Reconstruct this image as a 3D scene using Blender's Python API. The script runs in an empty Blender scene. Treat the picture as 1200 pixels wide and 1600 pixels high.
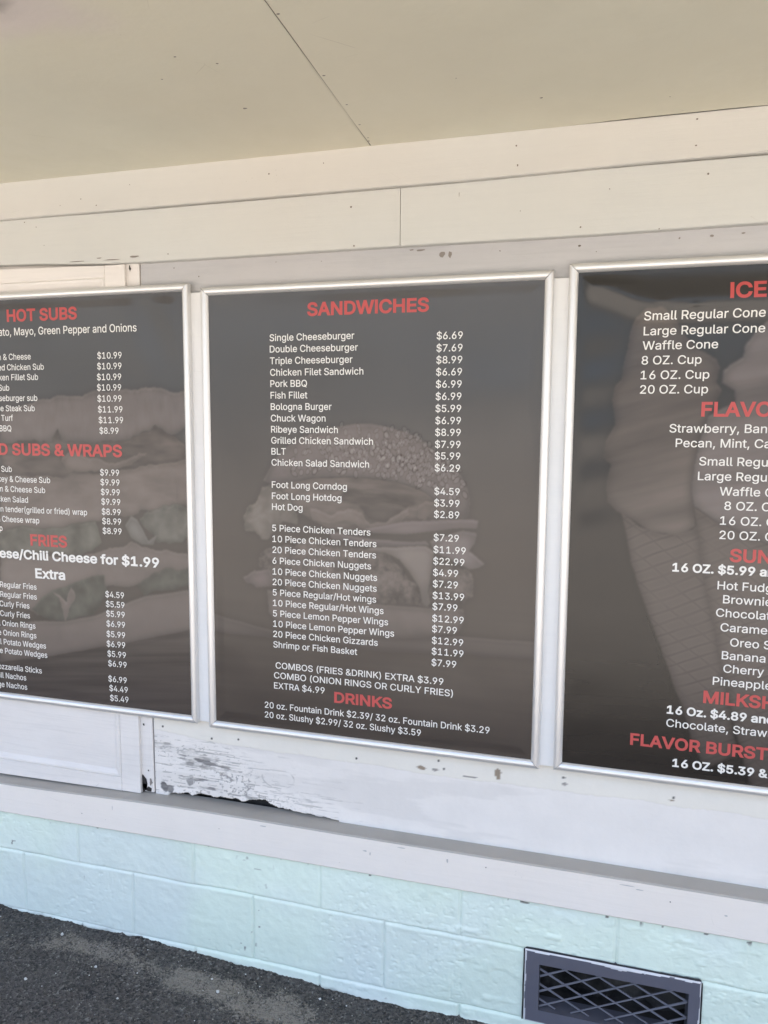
import bpy, math, random
import numpy as np
from mathutils import Matrix, Vector

SC = bpy.context.scene
COL = SC.collection

# ------------------------------------------------------------------ camera
cam_d = bpy.data.cameras.new("camera")
cam_d.sensor_fit = 'AUTO'
cam_d.sensor_width = 36.0
cam_d.lens = 1167.8 / 1600 * 36.0
cam_d.clip_start = 0.02
cam_d.clip_end = 2000
cam = bpy.data.objects.new("camera", cam_d)
COL.objects.link(cam)
# columns: camera right, up, back (world axes: x along the wall, y into the wall, z up)
cam.matrix_world = Matrix(((0.96169, -0.03645, 0.27171, 0.0),
                           (0.27407, 0.10470, -0.95599, -1.885),
                           (0.00639, 0.99384, 0.11068, 1.606),
                           (0, 0, 0, 1)))
SC.camera = cam

# ------------------------------------------------------------------ sky, sun, exposure
SUN_EL, SUN_ROT = 64.0, 25.0        # the sun stands behind the building, high
world = bpy.data.worlds.new("World")
SC.world = world
world.use_nodes = True
wn = world.node_tree
wn.nodes.clear()
sky = wn.nodes.new('ShaderNodeTexSky')
sky.sky_type = 'NISHITA'
sky.sun_disc = False
sky.sun_elevation = math.radians(SUN_EL)
sky.sun_rotation = math.radians(SUN_ROT)
sky.dust_density = 7.0
sky.ozone_density = 0.4
bg = wn.nodes.new('ShaderNodeBackground')
bg.inputs[1].default_value = 0.10
wo = wn.nodes.new('ShaderNodeOutputWorld')
wn.links.new(sky.outputs[0], bg.inputs[0])
wn.links.new(bg.outputs[0], wo.inputs[0])
sun_d = bpy.data.lights.new("sun", 'SUN')
sun_d.energy = 4.0
sun_d.angle = math.radians(0.5)
sun_d.color = (1.0, 0.95, 0.87)
sun = bpy.data.objects.new("sun", sun_d)
COL.objects.link(sun)
_el, _az = math.radians(SUN_EL), math.radians(SUN_ROT)
sdir = Vector((math.sin(_az) * math.cos(_el), math.cos(_az) * math.cos(_el), math.sin(_el)))
sun.rotation_euler = sdir.to_track_quat('Z', 'Y').to_euler()
sun.location = (0, 3, 8)
SC.view_settings.view_transform = 'Standard'
SC.view_settings.look = 'None'
SC.view_settings.exposure = 3.02
SC.view_settings.gamma = 1.0
SC.view_settings.use_curve_mapping = False
SC.cycles.max_bounces = 8
SC.cycles.diffuse_bounces = 5

# ------------------------------------------------------------------ helpers
RNG = np.random.default_rng(7)


def _hash(ix, iy, seed):
    n = (ix.astype(np.int64) * 374761393 + iy.astype(np.int64) * 668265263 + seed * 974711) & 0x7fffffff
    n = ((n ^ (n >> 13)) * 1274126177) & 0x7fffffff
    return ((n ^ (n >> 16)) & 0xffff) / 65535.0


def vnoise(x, y, seed=0):
    """smooth value noise, -1..1, lattice size 1"""
    x = np.asarray(x, float); y = np.asarray(y, float)
    ix, iy = np.floor(x), np.floor(y)
    fx, fy = x - ix, y - iy
    fx = fx * fx * (3 - 2 * fx); fy = fy * fy * (3 - 2 * fy)
    a = _hash(ix, iy, seed); b = _hash(ix + 1, iy, seed)
    c = _hash(ix, iy + 1, seed); d = _hash(ix + 1, iy + 1, seed)
    return ((a * (1 - fx) + b * fx) * (1 - fy) + (c * (1 - fx) + d * fx) * fy) * 2 - 1


def fbm(x, y, seed=0, octv=4):
    s, amp, f = 0.0, 0.5, 1.0
    for k in range(octv):
        s = s + amp * vnoise(x * f + 17.3 * k, y * f - 9.1 * k, seed + k)
        amp *= 0.5; f *= 2.03
    return s


def sstep(a, b, v):
    t = np.clip((v - a) / (b - a), 0, 1)
    return t * t * (3 - 2 * t)


def in_poly(pts, X, Z):
    ins = np.zeros(X.shape, bool)
    n = len(pts)
    for i in range(n):
        x0, z0 = pts[i]; x1, z1 = pts[(i + 1) % n]
        if z0 == z1:
            continue
        hit = ((z0 > Z) != (z1 > Z)) & (X < (x1 - x0) * (Z - z0) / (z1 - z0) + x0)
        ins ^= hit
    return ins


def link(name, me, mats, parent=None):
    o = bpy.data.objects.new(name, me)
    COL.objects.link(o)
    for m in (mats if isinstance(mats, (list, tuple)) else [mats]):
        me.materials.append(m)
    if parent is not None:
        o.parent = parent
        o.matrix_parent_inverse = Matrix.Translation(-Vector(root_loc(parent)))
    return o


def root_loc(o):
    v = Vector((0, 0, 0))
    while o is not None:
        v += o.location if not o.parent else Vector((0, 0, 0))
        o = o.parent
    return v


def thing(name, label, cat, loc, group=None):
    o = bpy.data.objects.new(name, None)
    o.empty_display_size = 0.1
    COL.objects.link(o)
    o.location = loc
    o['label'] = label
    o['category'] = cat
    if group:
        o['group'] = group
    return o


def sub(child, parent):
    """make child a sub-part of a part that has no transform of its own"""
    child.parent = parent
    child.matrix_parent_inverse = Matrix.Identity(4)
    return child


class MB:
    """collects faces into one mesh"""
    def __init__(s):
        s.v, s.f, s.m, s.sm = [], [], [], []

    def add(s, vs, fs, mat=0, smooth=False):
        b = len(s.v)
        s.v += [tuple(map(float, p)) for p in vs]
        s.f += [tuple(b + i for i in f) for f in fs]
        s.m += [mat] * len(fs)
        s.sm += [smooth] * len(fs)

    def box(s, x0, x1, y0, y1, z0, z1, bev=0.0, mat=0):
        if bev <= 0:
            vs = [(x, y, z) for x in (x0, x1) for y in (y0, y1) for z in (z0, z1)]
            s.add(vs, [(0, 1, 3, 2), (4, 6, 7, 5), (0, 4, 5, 1), (2, 3, 7, 6), (0, 2, 6, 4), (1, 5, 7, 3)], mat)
            return
        b = bev
        vs, idx = [], {}
        for i, (xa, sx) in enumerate(((x0, 1), (x1, -1))):
            for j, (ya, sy) in enumerate(((y0, 1), (y1, -1))):
                for k, (za, sz) in enumerate(((z0, 1), (z1, -1))):
                    for ax in range(3):
                        p = [xa + sx * b, ya + sy * b, za + sz * b]
                        p[ax] = (xa, ya, za)[ax]
                        idx[i, j, k, ax] = len(vs)
                        vs.append(p)
        fs = []
        for i in (0, 1):
            fs.append([idx[i, 0, 0, 0], idx[i, 1, 0, 0], idx[i, 1, 1, 0], idx[i, 0, 1, 0]])
            fs.append([idx[0, i, 0, 1], idx[1, i, 0, 1], idx[1, i, 1, 1], idx[0, i, 1, 1]])
            fs.append([idx[0, 0, i, 2], idx[1, 0, i, 2], idx[1, 1, i, 2], idx[0, 1, i, 2]])
            for j in (0, 1):
                fs.append([idx[i, j, 0, 0], idx[i, j, 1, 0], idx[i, j, 1, 1], idx[i, j, 0, 1]])
                fs.append([idx[i, 0, j, 0], idx[i, 1, j, 0], idx[i, 1, j, 2], idx[i, 0, j, 2]])
                fs.append([idx[0, i, j, 1], idx[1, i, j, 1], idx[1, i, j, 2], idx[0, i, j, 2]])
                for k in (0, 1):
                    fs.append([idx[i, j, k, 0], idx[i, j, k, 1], idx[i, j, k, 2]])
        s.add(vs, fs, mat)

    def disc(s, x, y, z, rx, rz, mat, seed=0, n=9, rag=0.25):
        """a small ragged spot standing just proud of a face that looks towards -y"""
        r = random.Random(seed * 131 + int(x * 9973) + int(z * 7919))
        vs = [(x, y, z)]
        for i in range(n):
            a = 2 * math.pi * i / n
            q = 1 + rag * (r.random() * 2 - 1)
            vs.append((x + rx * q * math.cos(a), y, z + rz * q * math.sin(a)))
        s.add(vs, [(0, 1 + i, 1 + (i + 1) % n) for i in range(n)], mat)

    def tube(s, pts, r, n=8, mat=0):
        rings = []
        P = [Vector(p) for p in pts]
        vs, fs = [], []
        for i, p in enumerate(P):
            t = (P[min(i + 1, len(P) - 1)] - P[max(i - 1, 0)]).normalized()
            u = t.cross(Vector((0, 1, 0.013)))
            u.normalize(); w = t.cross(u)
            for k in range(n):
                a = 2 * math.pi * k / n
                vs.append(p + r * (math.cos(a) * u + math.sin(a) * w))
        for i in range(len(P) - 1):
            for k in range(n):
                fs.append((i * n + k, i * n + (k + 1) % n, (i + 1) * n + (k + 1) % n, (i + 1) * n + k))
        fs.append(tuple(range(n)))
        fs.append(tuple((len(P) - 1) * n + k for k in range(n)))
        s.add(vs, fs, mat, True)

    def build(s, name, mats, parent=None, recalc=True):
        me = bpy.data.meshes.new(name)
        me.from_pydata(s.v, [], s.f)
        me.polygons.foreach_set('material_index', s.m)
        me.polygons.foreach_set('use_smooth', s.sm)
        if recalc:
            import bmesh
            bm = bmesh.new(); bm.from_mesh(me)
            bmesh.ops.recalc_face_normals(bm, faces=bm.faces)
            bm.to_mesh(me); bm.free()
        me.update()
        return link(name, me, mats, parent)


def grid_obj(name, V, nx, nz, mats, parent=None, col=None, keep=None, flip=False):
    """V: (nx*nz, 3) array, x index slow; a smooth height-field sheet with optional colours and holes"""
    me = bpy.data.meshes.new(name)
    i = np.arange(nx - 1)[:, None] * nz + np.arange(nz - 1)[None, :]
    q = np.stack([i, i + nz, i + nz + 1, i + 1], -1).reshape(-1, 4)
    if flip:
        q = q[:, ::-1]
    if keep is not None:
        q = q[keep.reshape(-1)]
    me.vertices.add(len(V))
    me.vertices.foreach_set('co', np.ascontiguousarray(V, dtype=np.float32).ravel())
    me.loops.add(q.size)
    me.loops.foreach_set('vertex_index', q.ravel().astype(np.int32))
    me.polygons.add(len(q))
    me.polygons.foreach_set('loop_start', np.arange(0, q.size, 4, dtype=np.int32))
    me.polygons.foreach_set('use_smooth', np.ones(len(q), bool))
    me.update(calc_edges=True)
    me.validate()
    if col is not None:
        a = me.color_attributes.new('tint', 'FLOAT_COLOR', 'POINT')
        c = np.ones((len(V), 4), np.float32)
        c[:, :col.shape[1]] = col
        a.data.foreach_set('color', c.ravel())
    return link(name, me, mats, parent)


def axis(*segs):
    """non-uniform coordinates from (start, stop, step) runs"""
    out = []
    for a, b, st in segs:
        out += list(np.linspace(a, b, max(1, int(round((b - a) / st))), endpoint=False))
    out.append(segs[-1][1])
    return np.array(out)


# ------------------------------------------------------------------ materials
class NT:
    def __init__(s, name):
        s.m = bpy.data.materials.new(name)
        s.m.use_nodes = True
        s.t = s.m.node_tree
        s.b = s.t.nodes['Principled BSDF']
        s.co = s.n('ShaderNodeTexCoord').outputs['Object']

    def n(s, typ, **kw):
        nd = s.t.nodes.new(typ)
        for k, v in kw.items():
            setattr(nd, k, v)
        return nd

    def l(s, a, b):
        s.t.links.new(a, b)

    def set(s, sock, val):
        if hasattr(val, 'links') or isinstance(val, bpy.types.NodeSocket):
            s.l(val, sock)
        else:
            sock.default_value = val

    def map(s, scale):
        nd = s.n('ShaderNodeMapping')
        nd.inputs['Scale'].default_value = scale
        s.l(s.co, nd.inputs[0])
        return nd.outputs[0]

    def noise(s, scale, detail=4, rough=0.55, vec=None, stretch=None):
        nd = s.n('ShaderNodeTexNoise')
        nd.inputs['Scale'].default_value = scale
        nd.inputs['Detail'].default_value = detail
        nd.inputs['Roughness'].default_value = rough
        s.l(s.map(stretch) if stretch else (vec or s.co), nd.inputs['Vector'])
        return nd.outputs[0]

    def vor(s, scale, feature='F1', stretch=None, out='Distance'):
        nd = s.n('ShaderNodeTexVoronoi', feature=feature)
        nd.inputs['Scale'].default_value = scale
        s.l(s.map(stretch) if stretch else s.co, nd.inputs['Vector'])
        return nd.outputs[out]

    def ramp(s, val, a, b, ca=0.0, cb=1.0):
        nd = s.n('ShaderNodeMapRange')
        s.set(nd.inputs[0], val)
        nd.inputs[1].default_value = a; nd.inputs[2].default_value = b
        nd.inputs[3].default_value = ca; nd.inputs[4].default_value = cb
        return nd.outputs[0]

    def math(s, op, a, b=0.0):
        nd = s.n('ShaderNodeMath', operation=op)
        s.set(nd.inputs[0], a); s.set(nd.inputs[1], b)
        return nd.outputs[0]

    def mix(s, f, a, b, mode='MIX'):
        nd = s.n('ShaderNodeMix', data_type='RGBA', blend_type=mode)
        s.set(nd.inputs[0], f)
        for sock, v in ((nd.inputs[6], a), (nd.inputs[7], b)):
            if isinstance(v, (tuple, list)):
                v = (*v[:3], 1.0)
            s.set(sock, v)
        return nd.outputs[2]

    def attr(s, name='tint'):
        nd = s.n('ShaderNodeAttribute', attribute_name=name)
        return nd.outputs['Color'], nd.outputs['Alpha']

    def bump(s, h, strength, dist, prev=None):
        nd = s.n('ShaderNodeBump')
        nd.inputs['Strength'].default_value = strength
        nd.inputs['Distance'].default_value = dist
        s.l(h, nd.inputs['Height'])
        if prev:
            s.l(prev, nd.inputs['Normal'])
        return nd.outputs[0]

    def done(s, color=None, rough=None, normal=None, metal=None, spec=None):
        if color is not None:
            if isinstance(color, (tuple, list)):
                color = (*color[:3], 1.0)
            s.set(s.b.inputs['Base Color'], color)
        if rough is not None:
            s.set(s.b.inputs['Roughness'], rough)
        if normal is not None:
            s.l(normal, s.b.inputs['Normal'])
        if metal is not None:
            s.b.inputs['Metallic'].default_value = metal
        if spec is not None:
            s.b.inputs['Specular IOR Level'].default_value = spec
        return s.m


def painted(name, col, dirt=(0.35, 0.32, 0.27), mott=0.10, speck=0.5, grain=0.25, rough=0.5, stain=None, streak='x'):
    """old brushed house paint: mottling, faint wood grain, scuffs and fly specks"""
    t = NT(name)
    big = t.ramp(t.noise(2.3, 5, 0.6), 0.35, 0.68)
    c = t.mix(big, col, [v * (1 - mott) for v in col])
    warm = t.ramp(t.noise(0.9, 3), 0.42, 0.62)
    c = t.mix(t.math('MULTIPLY', warm, 0.5), c, (col[0] * 0.99, col[1] * 0.945, col[2] * 0.91))
    st = (3, 3, 60) if streak == 'x' else (60, 3, 3)
    g = t.noise(1.5, 6, 0.65, stretch=st)
    c = t.mix(t.ramp(g, 0.50, 0.80, 0, grain), c, [v * 0.74 for v in col])
    # scuffs: thin broken lines
    sc = t.vor(5.0, 'DISTANCE_TO_EDGE', stretch=(1.2, 1.2, 4))
    sm = t.math('MULTIPLY', t.ramp(sc, 0.004, 0.0), t.ramp(t.noise(7, 3), 0.60, 0.68))
    c = t.mix(t.math('MULTIPLY', sm, 0.35), c, dirt)
    # specks
    v1 = t.vor(24.0)
    pick = t.ramp(t.noise(5.5, 2), 0.60, 0.66)
    v2 = t.vor(70.0)
    pick2 = t.ramp(t.noise(9.0, 2), 0.62, 0.70)
    sp = t.math('MAXIMUM', t.math('MULTIPLY', t.ramp(v1, 0.055, 0.035), pick), t.math('MULTIPLY', t.ramp(v2, 0.10, 0.06), pick2))
    c = t.mix(t.math('MULTIPLY', sp, speck), c, dirt)
    if stain:
        sm2 = t.ramp(t.noise(3.1, 5, 0.7, stretch=(1, 1, 2.5)), 0.55, 0.75, 0, stain)
        c = t.mix(sm2, c, [v * 0.62 for v in col])
    b1 = t.bump(t.noise(70, 4), 0.18, 0.002)
    b2 = t.bump(g, 0.25, 0.0025, b1)
    b3 = t.bump(t.noise(5, 3), 0.2, 0.012, b2)
    return t.done(c, t.ramp(t.noise(14, 3), 0.3, 0.7, rough - 0.08, rough + 0.12), b3)


def flat(name, col, rough=0.6, metal=0.0, bump=0.1, bscale=90, var=0.12):
    t = NT(name)
    c = t.mix(t.ramp(t.noise(bscale * 0.2, 4), 0.35, 0.7), col, [v * (1 - var) for v in col])
    return t.done(c, rough, t.bump(t.noise(bscale, 4), bump, 0.002), metal)


def tinted(name, rough=0.5, noise_amp=0.1, bumps=((70, 0.2, 0.002),), spec=None):
    """colour comes from the sheet's own printed or painted colours"""
    t = NT(name)
    c, _ = t.attr()
    if noise_amp:
        c = t.mix(t.ramp(t.noise(9, 6, 0.7), 0.35, 0.7, 0, noise_amp), c, (0.0, 0.0, 0.0))
    n = None
    for sc, st, d in bumps:
        n = t.bump(t.noise(sc, 4), st, d, n)
    return t.done(c, rough, n, spec=spec)


M = {}
M['soffit'] = painted('soffit_paint', (0.765, 0.745, 0.615), mott=0.07, speck=0.18, grain=0.04, stain=0.10)
nt_ = M['soffit'].node_tree
bs_ = nt_.nodes['Principled BSDF'].inputs['Base Color']
at_ = nt_.nodes.new('ShaderNodeAttribute'); at_.attribute_name = 'tint'
mx_ = nt_.nodes.new('ShaderNodeMix'); mx_.data_type = 'RGBA'; mx_.blend_type = 'MULTIPLY'; mx_.inputs[0].default_value = 1.0
nt_.links.new(bs_.links[0].from_socket, mx_.inputs[6]); nt_.links.new(at_.outputs['Color'], mx_.inputs[7]); nt_.links.new(mx_.outputs[2], bs_)
M['cream'] = painted('cream_paint', (0.615, 0.62, 0.595), mott=0.05, speck=0.45, grain=0.14)
M['trim'] = painted('cream_trim_paint', (0.62, 0.61, 0.58), mott=0.05, speck=0.5, grain=0.10)
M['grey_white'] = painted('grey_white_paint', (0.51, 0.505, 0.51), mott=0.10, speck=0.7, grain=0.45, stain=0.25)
M['white'] = painted('white_paint', (0.80, 0.765, 0.73), mott=0.08, speck=0.6, grain=0.5, stain=0.15)
M['batten'] = painted('batten_paint', (0.80, 0.80, 0.79), mott=0.06, speck=0.3, grain=0.1)
M['sill'] = painted('sill_paint', (0.90, 0.835, 0.76), mott=0.06, speck=0.5, grain=0.15, stain=0.06)
M['sill_top'] = painted('grey_sill_paint', (0.46, 0.43, 0.385), mott=0.15, speck=0.3, grain=0.2, stain=0.3)
M['weathered'] = tinted('peeling_board', 0.6, 0.06, ((70, 0.15, 0.002), (8, 0.2, 0.01)))
M['block'] = tinted('mint_block_paint', 0.55, 0.05, ((150, 0.32, 0.002), (30, 0.12, 0.005)))
M['dark'] = flat('dark_hole', (0.03, 0.026, 0.024), 0.9)
M['chip'] = flat('bare_wood_chip', (0.27, 0.24, 0.215), 0.85)
M['old'] = flat('dark_gap_wood', (0.06, 0.055, 0.05), 0.9)
M['nail'] = flat('rusty_nail', (0.16, 0.13, 0.105), 0.7)
M['scuff'] = flat('rubbed_paint', (0.56, 0.54, 0.52), 0.7)
M['stud'] = flat('old_wood', (0.30, 0.27, 0.23), 0.8)
M['roof'] = flat('roofing_felt', (0.10, 0.10, 0.10), 0.9)
M['stucco'] = flat('mint_render', (0.55, 0.68, 0.68), 0.8)
M['seal'] = flat('black_sealant', (0.025, 0.025, 0.028), 0.5)
M['vent'] = tinted('vent_frame_paint', 0.5, 0.08, ((160, 0.15, 0.001),))
M['grille'] = flat('vent_grille_paint', (0.20, 0.20, 0.235), 0.55, bump=0.15, bscale=200)
M['liner'] = flat('vent_liner', (0.09, 0.09, 0.11), 0.7)
M['rubble'] = flat('dark_rubble', (0.085, 0.075, 0.066), 0.95, bump=0.9, bscale=60, var=0.85)
M['poster'] = tinted('printed_poster', 0.25, 0.0, ((600, 0.02, 0.0005),), spec=0.5)


def ink(name, col):
    t = NT(name)
    return t.done(col, 0.38, spec=0.35)


M['ink_white'] = ink('white_ink', (0.79, 0.77, 0.73))
M['ink_red'] = ink('red_ink', (0.52, 0.085, 0.08))
t = NT('satin_aluminium')
br = t.noise(3.0, 3, 0.5)
M['alu'] = t.done(t.mix(t.ramp(br, 0.3, 0.7), (0.80, 0.79, 0.775), (0.74, 0.73, 0.72)), t.ramp(br, 0.3, 0.7, 0.36, 0.42), None, 0.6)

t = NT('asphalt')
c0, dustf = t.attr()
fine = t.vor(190.0, out='Color')
fv = t.n('ShaderNodeSeparateColor'); t.l(fine, fv.inputs[0])
stone = t.mix(fv.outputs[0], (0.014, 0.013, 0.013), (0.128, 0.113, 0.098))
stone = t.mix(t.ramp(fv.outputs[1], 0.93, 0.97), stone, (0.20, 0.19, 0.17))
stone = t.mix(t.ramp(t.noise(6, 5, 0.7), 0.40, 0.75, 0, 0.45), stone, (0.10, 0.095, 0.085))
dpat = t.ramp(t.math('ADD', t.math('ADD', t.math('MULTIPLY', t.noise(150, 4, 0.75), 0.62), t.math('MULTIPLY', t.noise(28, 5, 0.7), 0.38)), t.ramp(dustf, 0, 1, -0.20, 0.045)), 0.455, 0.54, 0, 0.85)
dust = t.mix(t.noise(140, 3), (0.34, 0.30, 0.245), (0.20, 0.175, 0.145))
ca = t.mix(dpat, stone, dust)
dd = t.vor(190.0)
b = t.bump(dd, 0.9, 0.004)
b = t.bump(t.noise(45, 5, 0.7), 0.6, 0.01, b)
M['asphalt'] = t.done(ca, 0.85, b)

# ------------------------------------------------------------------ ground
GX = np.array([-1.84, -1.35, -1.13, -0.92, -0.71, -0.56, -0.34, 0.5])
GZ = np.array([0.031, 0.027, 0.016, 0.008, -0.004, -0.009, -0.006, -0.006])
xs = axis((-400, -60, 68), (-60, -8, 10), (-8, -2.3, 0.3), (-2.3, 0.1, 0.003), (0.1, 1.2, 0.02), (1.2, 8, 0.4), (8, 60, 10), (60, 400, 68))
ys = axis((-400, -60, 68), (-60, -8, 8), (-8, -1.2, 0.2), (-1.2, -0.55, 0.02), (-0.55, 0.02, 0.003), (0.02, 0.3, 0.1), (0.3, 8, 1.5), (8, 60, 15), (60, 400, 85))
X, Y = [a.ravel() for a in np.meshgrid(xs, ys, indexing='ij')]
near = sstep(-2.6, -2.2, X) * sstep(0.25, 0.0, X) * sstep(-0.75, -0.5, Y)
Zg = np.interp(X, GX, GZ) * sstep(-3.5, -0.5, Y) * sstep(-4, -2, X) - 0.006 * sstep(-2, -3.5, X)
rough = 0.0034 * fbm(X * 160, Y * 160, 3, 2) + 0.003 * fbm(X * 40, Y * 40, 5, 3) + 0.006 * fbm(X * 6, Y * 6, 9, 3)
lip = 0.011 * sstep(-0.05, -0.012, Y) * (0.5 + 0.8 * fbm(X * 14, Y * 14, 21, 3)).clip(0, 1.5)
Zg = Zg + near * (rough + lip)
Zg = np.where(Y > 0.1, Zg - 0.15, Zg)
dust = np.exp(-((Y + 0.10 + 0.05 * (X + 1.2)) / 0.055) ** 2) * sstep(-1.75, -1.5, X) * sstep(-0.55, -0.8, X)
dust += 0.9 * np.exp(-(((X + 0.83) / 0.12) ** 2 + ((Y + 0.13) / 0.06) ** 2))
dust += 0.7 * np.exp(-(((X + 1.68) / 0.10) ** 2 + ((Y + 0.15) / 0.05) ** 2))
dust += 0.45 * np.exp(-(((X + 1.15) / 0.35) ** 2 + ((Y + 0.17) / 0.07) ** 2))
dust += 0.35 * sstep(-0.6, -0.9, Y) * (0.5 + fbm(X * 2.0, Y * 2.0, 44, 3))
dust = (dust * (0.75 + 0.6 * fbm(X * 9, Y * 9, 31, 3))).clip(0, 1)
colr = np.stack([dust, dust, dust, dust], 1)
gnd = grid_obj('asphalt_lot', np.stack([X, Y, Zg], 1), len(xs), len(ys), M['asphalt'], col=colr)
gnd['kind'] = 'structure'


def ground_z(x):
    return float(np.interp(x, GX, GZ))


# unseen pale ground sheet added to bounce sunlight onto soffit and boards
t = NT('bounce_ground_mat')
lv = t.mix(t.ramp(t.noise(0.6, 6, 0.7), 0.3, 0.7), (0.20, 0.191, 0.178), (0.165, 0.156, 0.144))
lv = t.mix(t.ramp(t.noise(60, 4), 0.4, 0.7, 0, 0.4), lv, (0.15, 0.14, 0.13))
M['bounce_gnd'] = t.done(lv, 0.9, t.bump(t.noise(120, 3), 0.4, 0.004))
mb = MB()
xs_ = np.linspace(-60, 60, 61)
for xa, xb in zip(xs_[:-1], xs_[1:]):
    ya, yb = -3.0 + 0.05 * math.sin(xa), -3.0 + 0.05 * math.sin(xb)
    mb.add([(xa, ya, 0.014), (xb, yb, 0.014), (xb, -90, 0.014), (xa, -90, 0.014)], [(0, 1, 2, 3)])
bounce_gnd = mb.build('bounce_ground', M['bounce_gnd'])
bounce_gnd['kind'] = 'structure'

# loose pale grit on the asphalt
mb = MB()
rr = random.Random(5)
spots = [(-1.55, -0.07), (-1.02, -0.09), (-0.70, -0.055), (-1.36, -0.16), (-1.23, -0.24), (-1.52, -0.26), (-0.98, -0.13)]
spots += [(rr.uniform(-1.95, -0.25), -abs(rr.gauss(0.02, 0.18)) - 0.03) for _ in range(150)]
for i, (x, y) in enumerate(spots):
    r = rr.uniform(0.0030, 0.0055) if i < 7 else rr.uniform(0.0010, 0.0026)
    z = ground_z(x) + r * 0.9 + 0.001
    vs, fs = [], []
    for a in range(3):
        for k in range(6):
            th = 2 * math.pi * k / 6; ph = (a - 1) * 0.9
            q = r * rr.uniform(0.7, 1.15)
            vs.append((x + q * math.cos(ph) * math.cos(th) * 1.2, y + q * math.cos(ph) * math.sin(th), z + q * math.sin(ph) * 0.8))
    for a in range(2):
        for k in range(6):
            fs.append((a * 6 + k, a * 6 + (k + 1) % 6, (a + 1) * 6 + (k + 1) % 6, (a + 1) * 6 + k))
    fs += [tuple(range(6)), tuple(range(12, 18))]
    mb.add(vs, fs, 0 if i < 7 or rr.random() < 0.3 else 1)
M['grit'] = flat('pale_grit', (0.62, 0.61, 0.58), 0.8)
M['grit2'] = flat('tan_grit', (0.30, 0.27, 0.22), 0.85)
g = mb.build('grit', [M['grit'], M['grit2']])
g['kind'] = 'stuff'
g['label'] = 'loose pale grit scattered on the asphalt by the wall'

# ------------------------------------------------------------------ building
BLD = thing('snack_stand', 'snack stand front with cream soffit, white boards and mint painted block base', 'building', (0, 0.05, 0))

# --- mint concrete blocks
VX0, VX1, VZ0, VZ1 = -0.130, 0.292, 0.048, 0.238        # opening for the vent
xs = axis((-5.0, -2.1, 0.03), (-2.1, -0.130, 0.003), (-0.130, 0.292, 0.0040), (0.292, 0.7, 0.003), (0.7, 4.0, 0.02))
zs = axis((-0.12, 0.0, 0.01), (0.0, 0.048, 0.0024), (0.048, 0.238, 0.0024), (0.238, 0.384, 0.0024))
X, Zb = [a.ravel() for a in np.meshgrid(xs, zs, indexing='ij')]
wob = 0.004 * fbm(X * 6, Zb * 6, 61, 3)
JZ = [0.0385, 0.2405]


def joint(d, w=0.0034):
    return np.exp(-(d / w) ** 2)


dis = 0.0016 * fbm(X * 7, Zb * 7, 70, 3) + 0.0013 * fbm(X * 55, Zb * 55, 71, 3) - 0.0016 * sstep(0.55, 0.75, vnoise(X * 120, Zb * 120, 72)) * sstep(-0.1, 0.2, fbm(X * 5, Zb * 5, 73, 2))
jd = np.zeros_like(X)
for jz in JZ:
    jd = np.maximum(jd, joint(Zb + wob - jz) * (0.65 + 0.5 * fbm(X * 9, Zb * 2, 74, 3)))
row = np.where(Zb > JZ[1], 1, np.where(Zb > JZ[0], 0, 2))
off = np.where(row == 0, -0.5240, -0.7148)
u = (X + wob - off) / 0.4035
du = (u - np.round(u)) * 0.4035
jd = np.maximum(jd, joint(du, 0.003) * (0.75 + 0.5 * fbm(X * 3, Zb * 20, 75, 3)))
bid = np.floor(u + 0.5 * (row == 1))
tilt = (_hash(np.floor(u), row, 5) - 0.5) * 0.0022
# a lip of paint along the joint, trowel smears, peeled layers growing rougher to the right
lipj = joint(np.abs(Zb + wob - JZ[1]) - 0.009, 0.004) * 0.0012 * (0.4 + fbm(X * 12, Zb * 4, 79, 3)).clip(0, 2)
right = sstep(-0.75, -0.35, X)
pn = fbm(X * 11, Zb * 16, 80, 4)
peel = (sstep(0.02, 0.05, pn) * 0.0007 + sstep(0.16, 0.19, pn) * 0.0006) * (0.25 + right)
lump = np.maximum(0, vnoise(X * 38, Zb * 38, 83) - 0.62) * 0.006 * (0.4 + right)
dis = dis + tilt + lipj + peel + lump - 0.0085 * jd
Yb = -0.012 - dis
# base skirt where paint ran on to the footing
foot = np.interp(X, GX, GZ)
Yb -= 0.0012 * sstep(foot + 0.022, foot + 0.008, Zb + 0.006 * fbm(X * 20, 0 * X, 88, 3))
mint = np.array([0.80, 0.905, 0.775])
cb = np.ones((len(X), 3)) * mint
tone = fbm(X * 3.2, Zb * 3.2, 90, 4)[:, None]
cb = cb * (1 + 0.05 * tone) * (1 + 0.05 * ((_hash(np.floor(u), row, 12) - 0.5))[:, None])
bl = sstep(0.0, 0.4, fbm(X * 2.1 + 5, Zb * 2.1, 91, 3))[:, None]
cb = cb * (1 - bl) + bl * cb * np.array([0.99, 0.96, 1.03])
pale = (0.22 * jd * sstep(-0.1, 0.3, fbm(X * 30, Zb * 30, 93, 2)))[:, None] + 0.18 * sstep(foot + 0.026, foot + 0.010, Zb + 0.008 * fbm(X * 18, 0 * X, 95, 3))[:, None]
cb = cb * (1 - pale) + pale * np.array([0.74, 0.76, 0.73])
joint_shade = (0.34 * joint(Zb + wob - JZ[1] - 0.0010, 0.0016) * sstep(-0.15, 0.15, fbm(X * 7, Zb * 2, 103, 3)))[:, None]  # thin shadow under the course joint painted into the colour, broken by noise
cb = cb * (1 - joint_shade) + joint_shade * np.array([0.22, 0.26, 0.26])
fleck = (sstep(0.86, 0.93, vnoise(X * 85, Zb * 95, 97)) * sstep(0.10, 0.3, fbm(X * 4, Zb * 4, 98, 2)))[:, None] * 0.8
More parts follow.
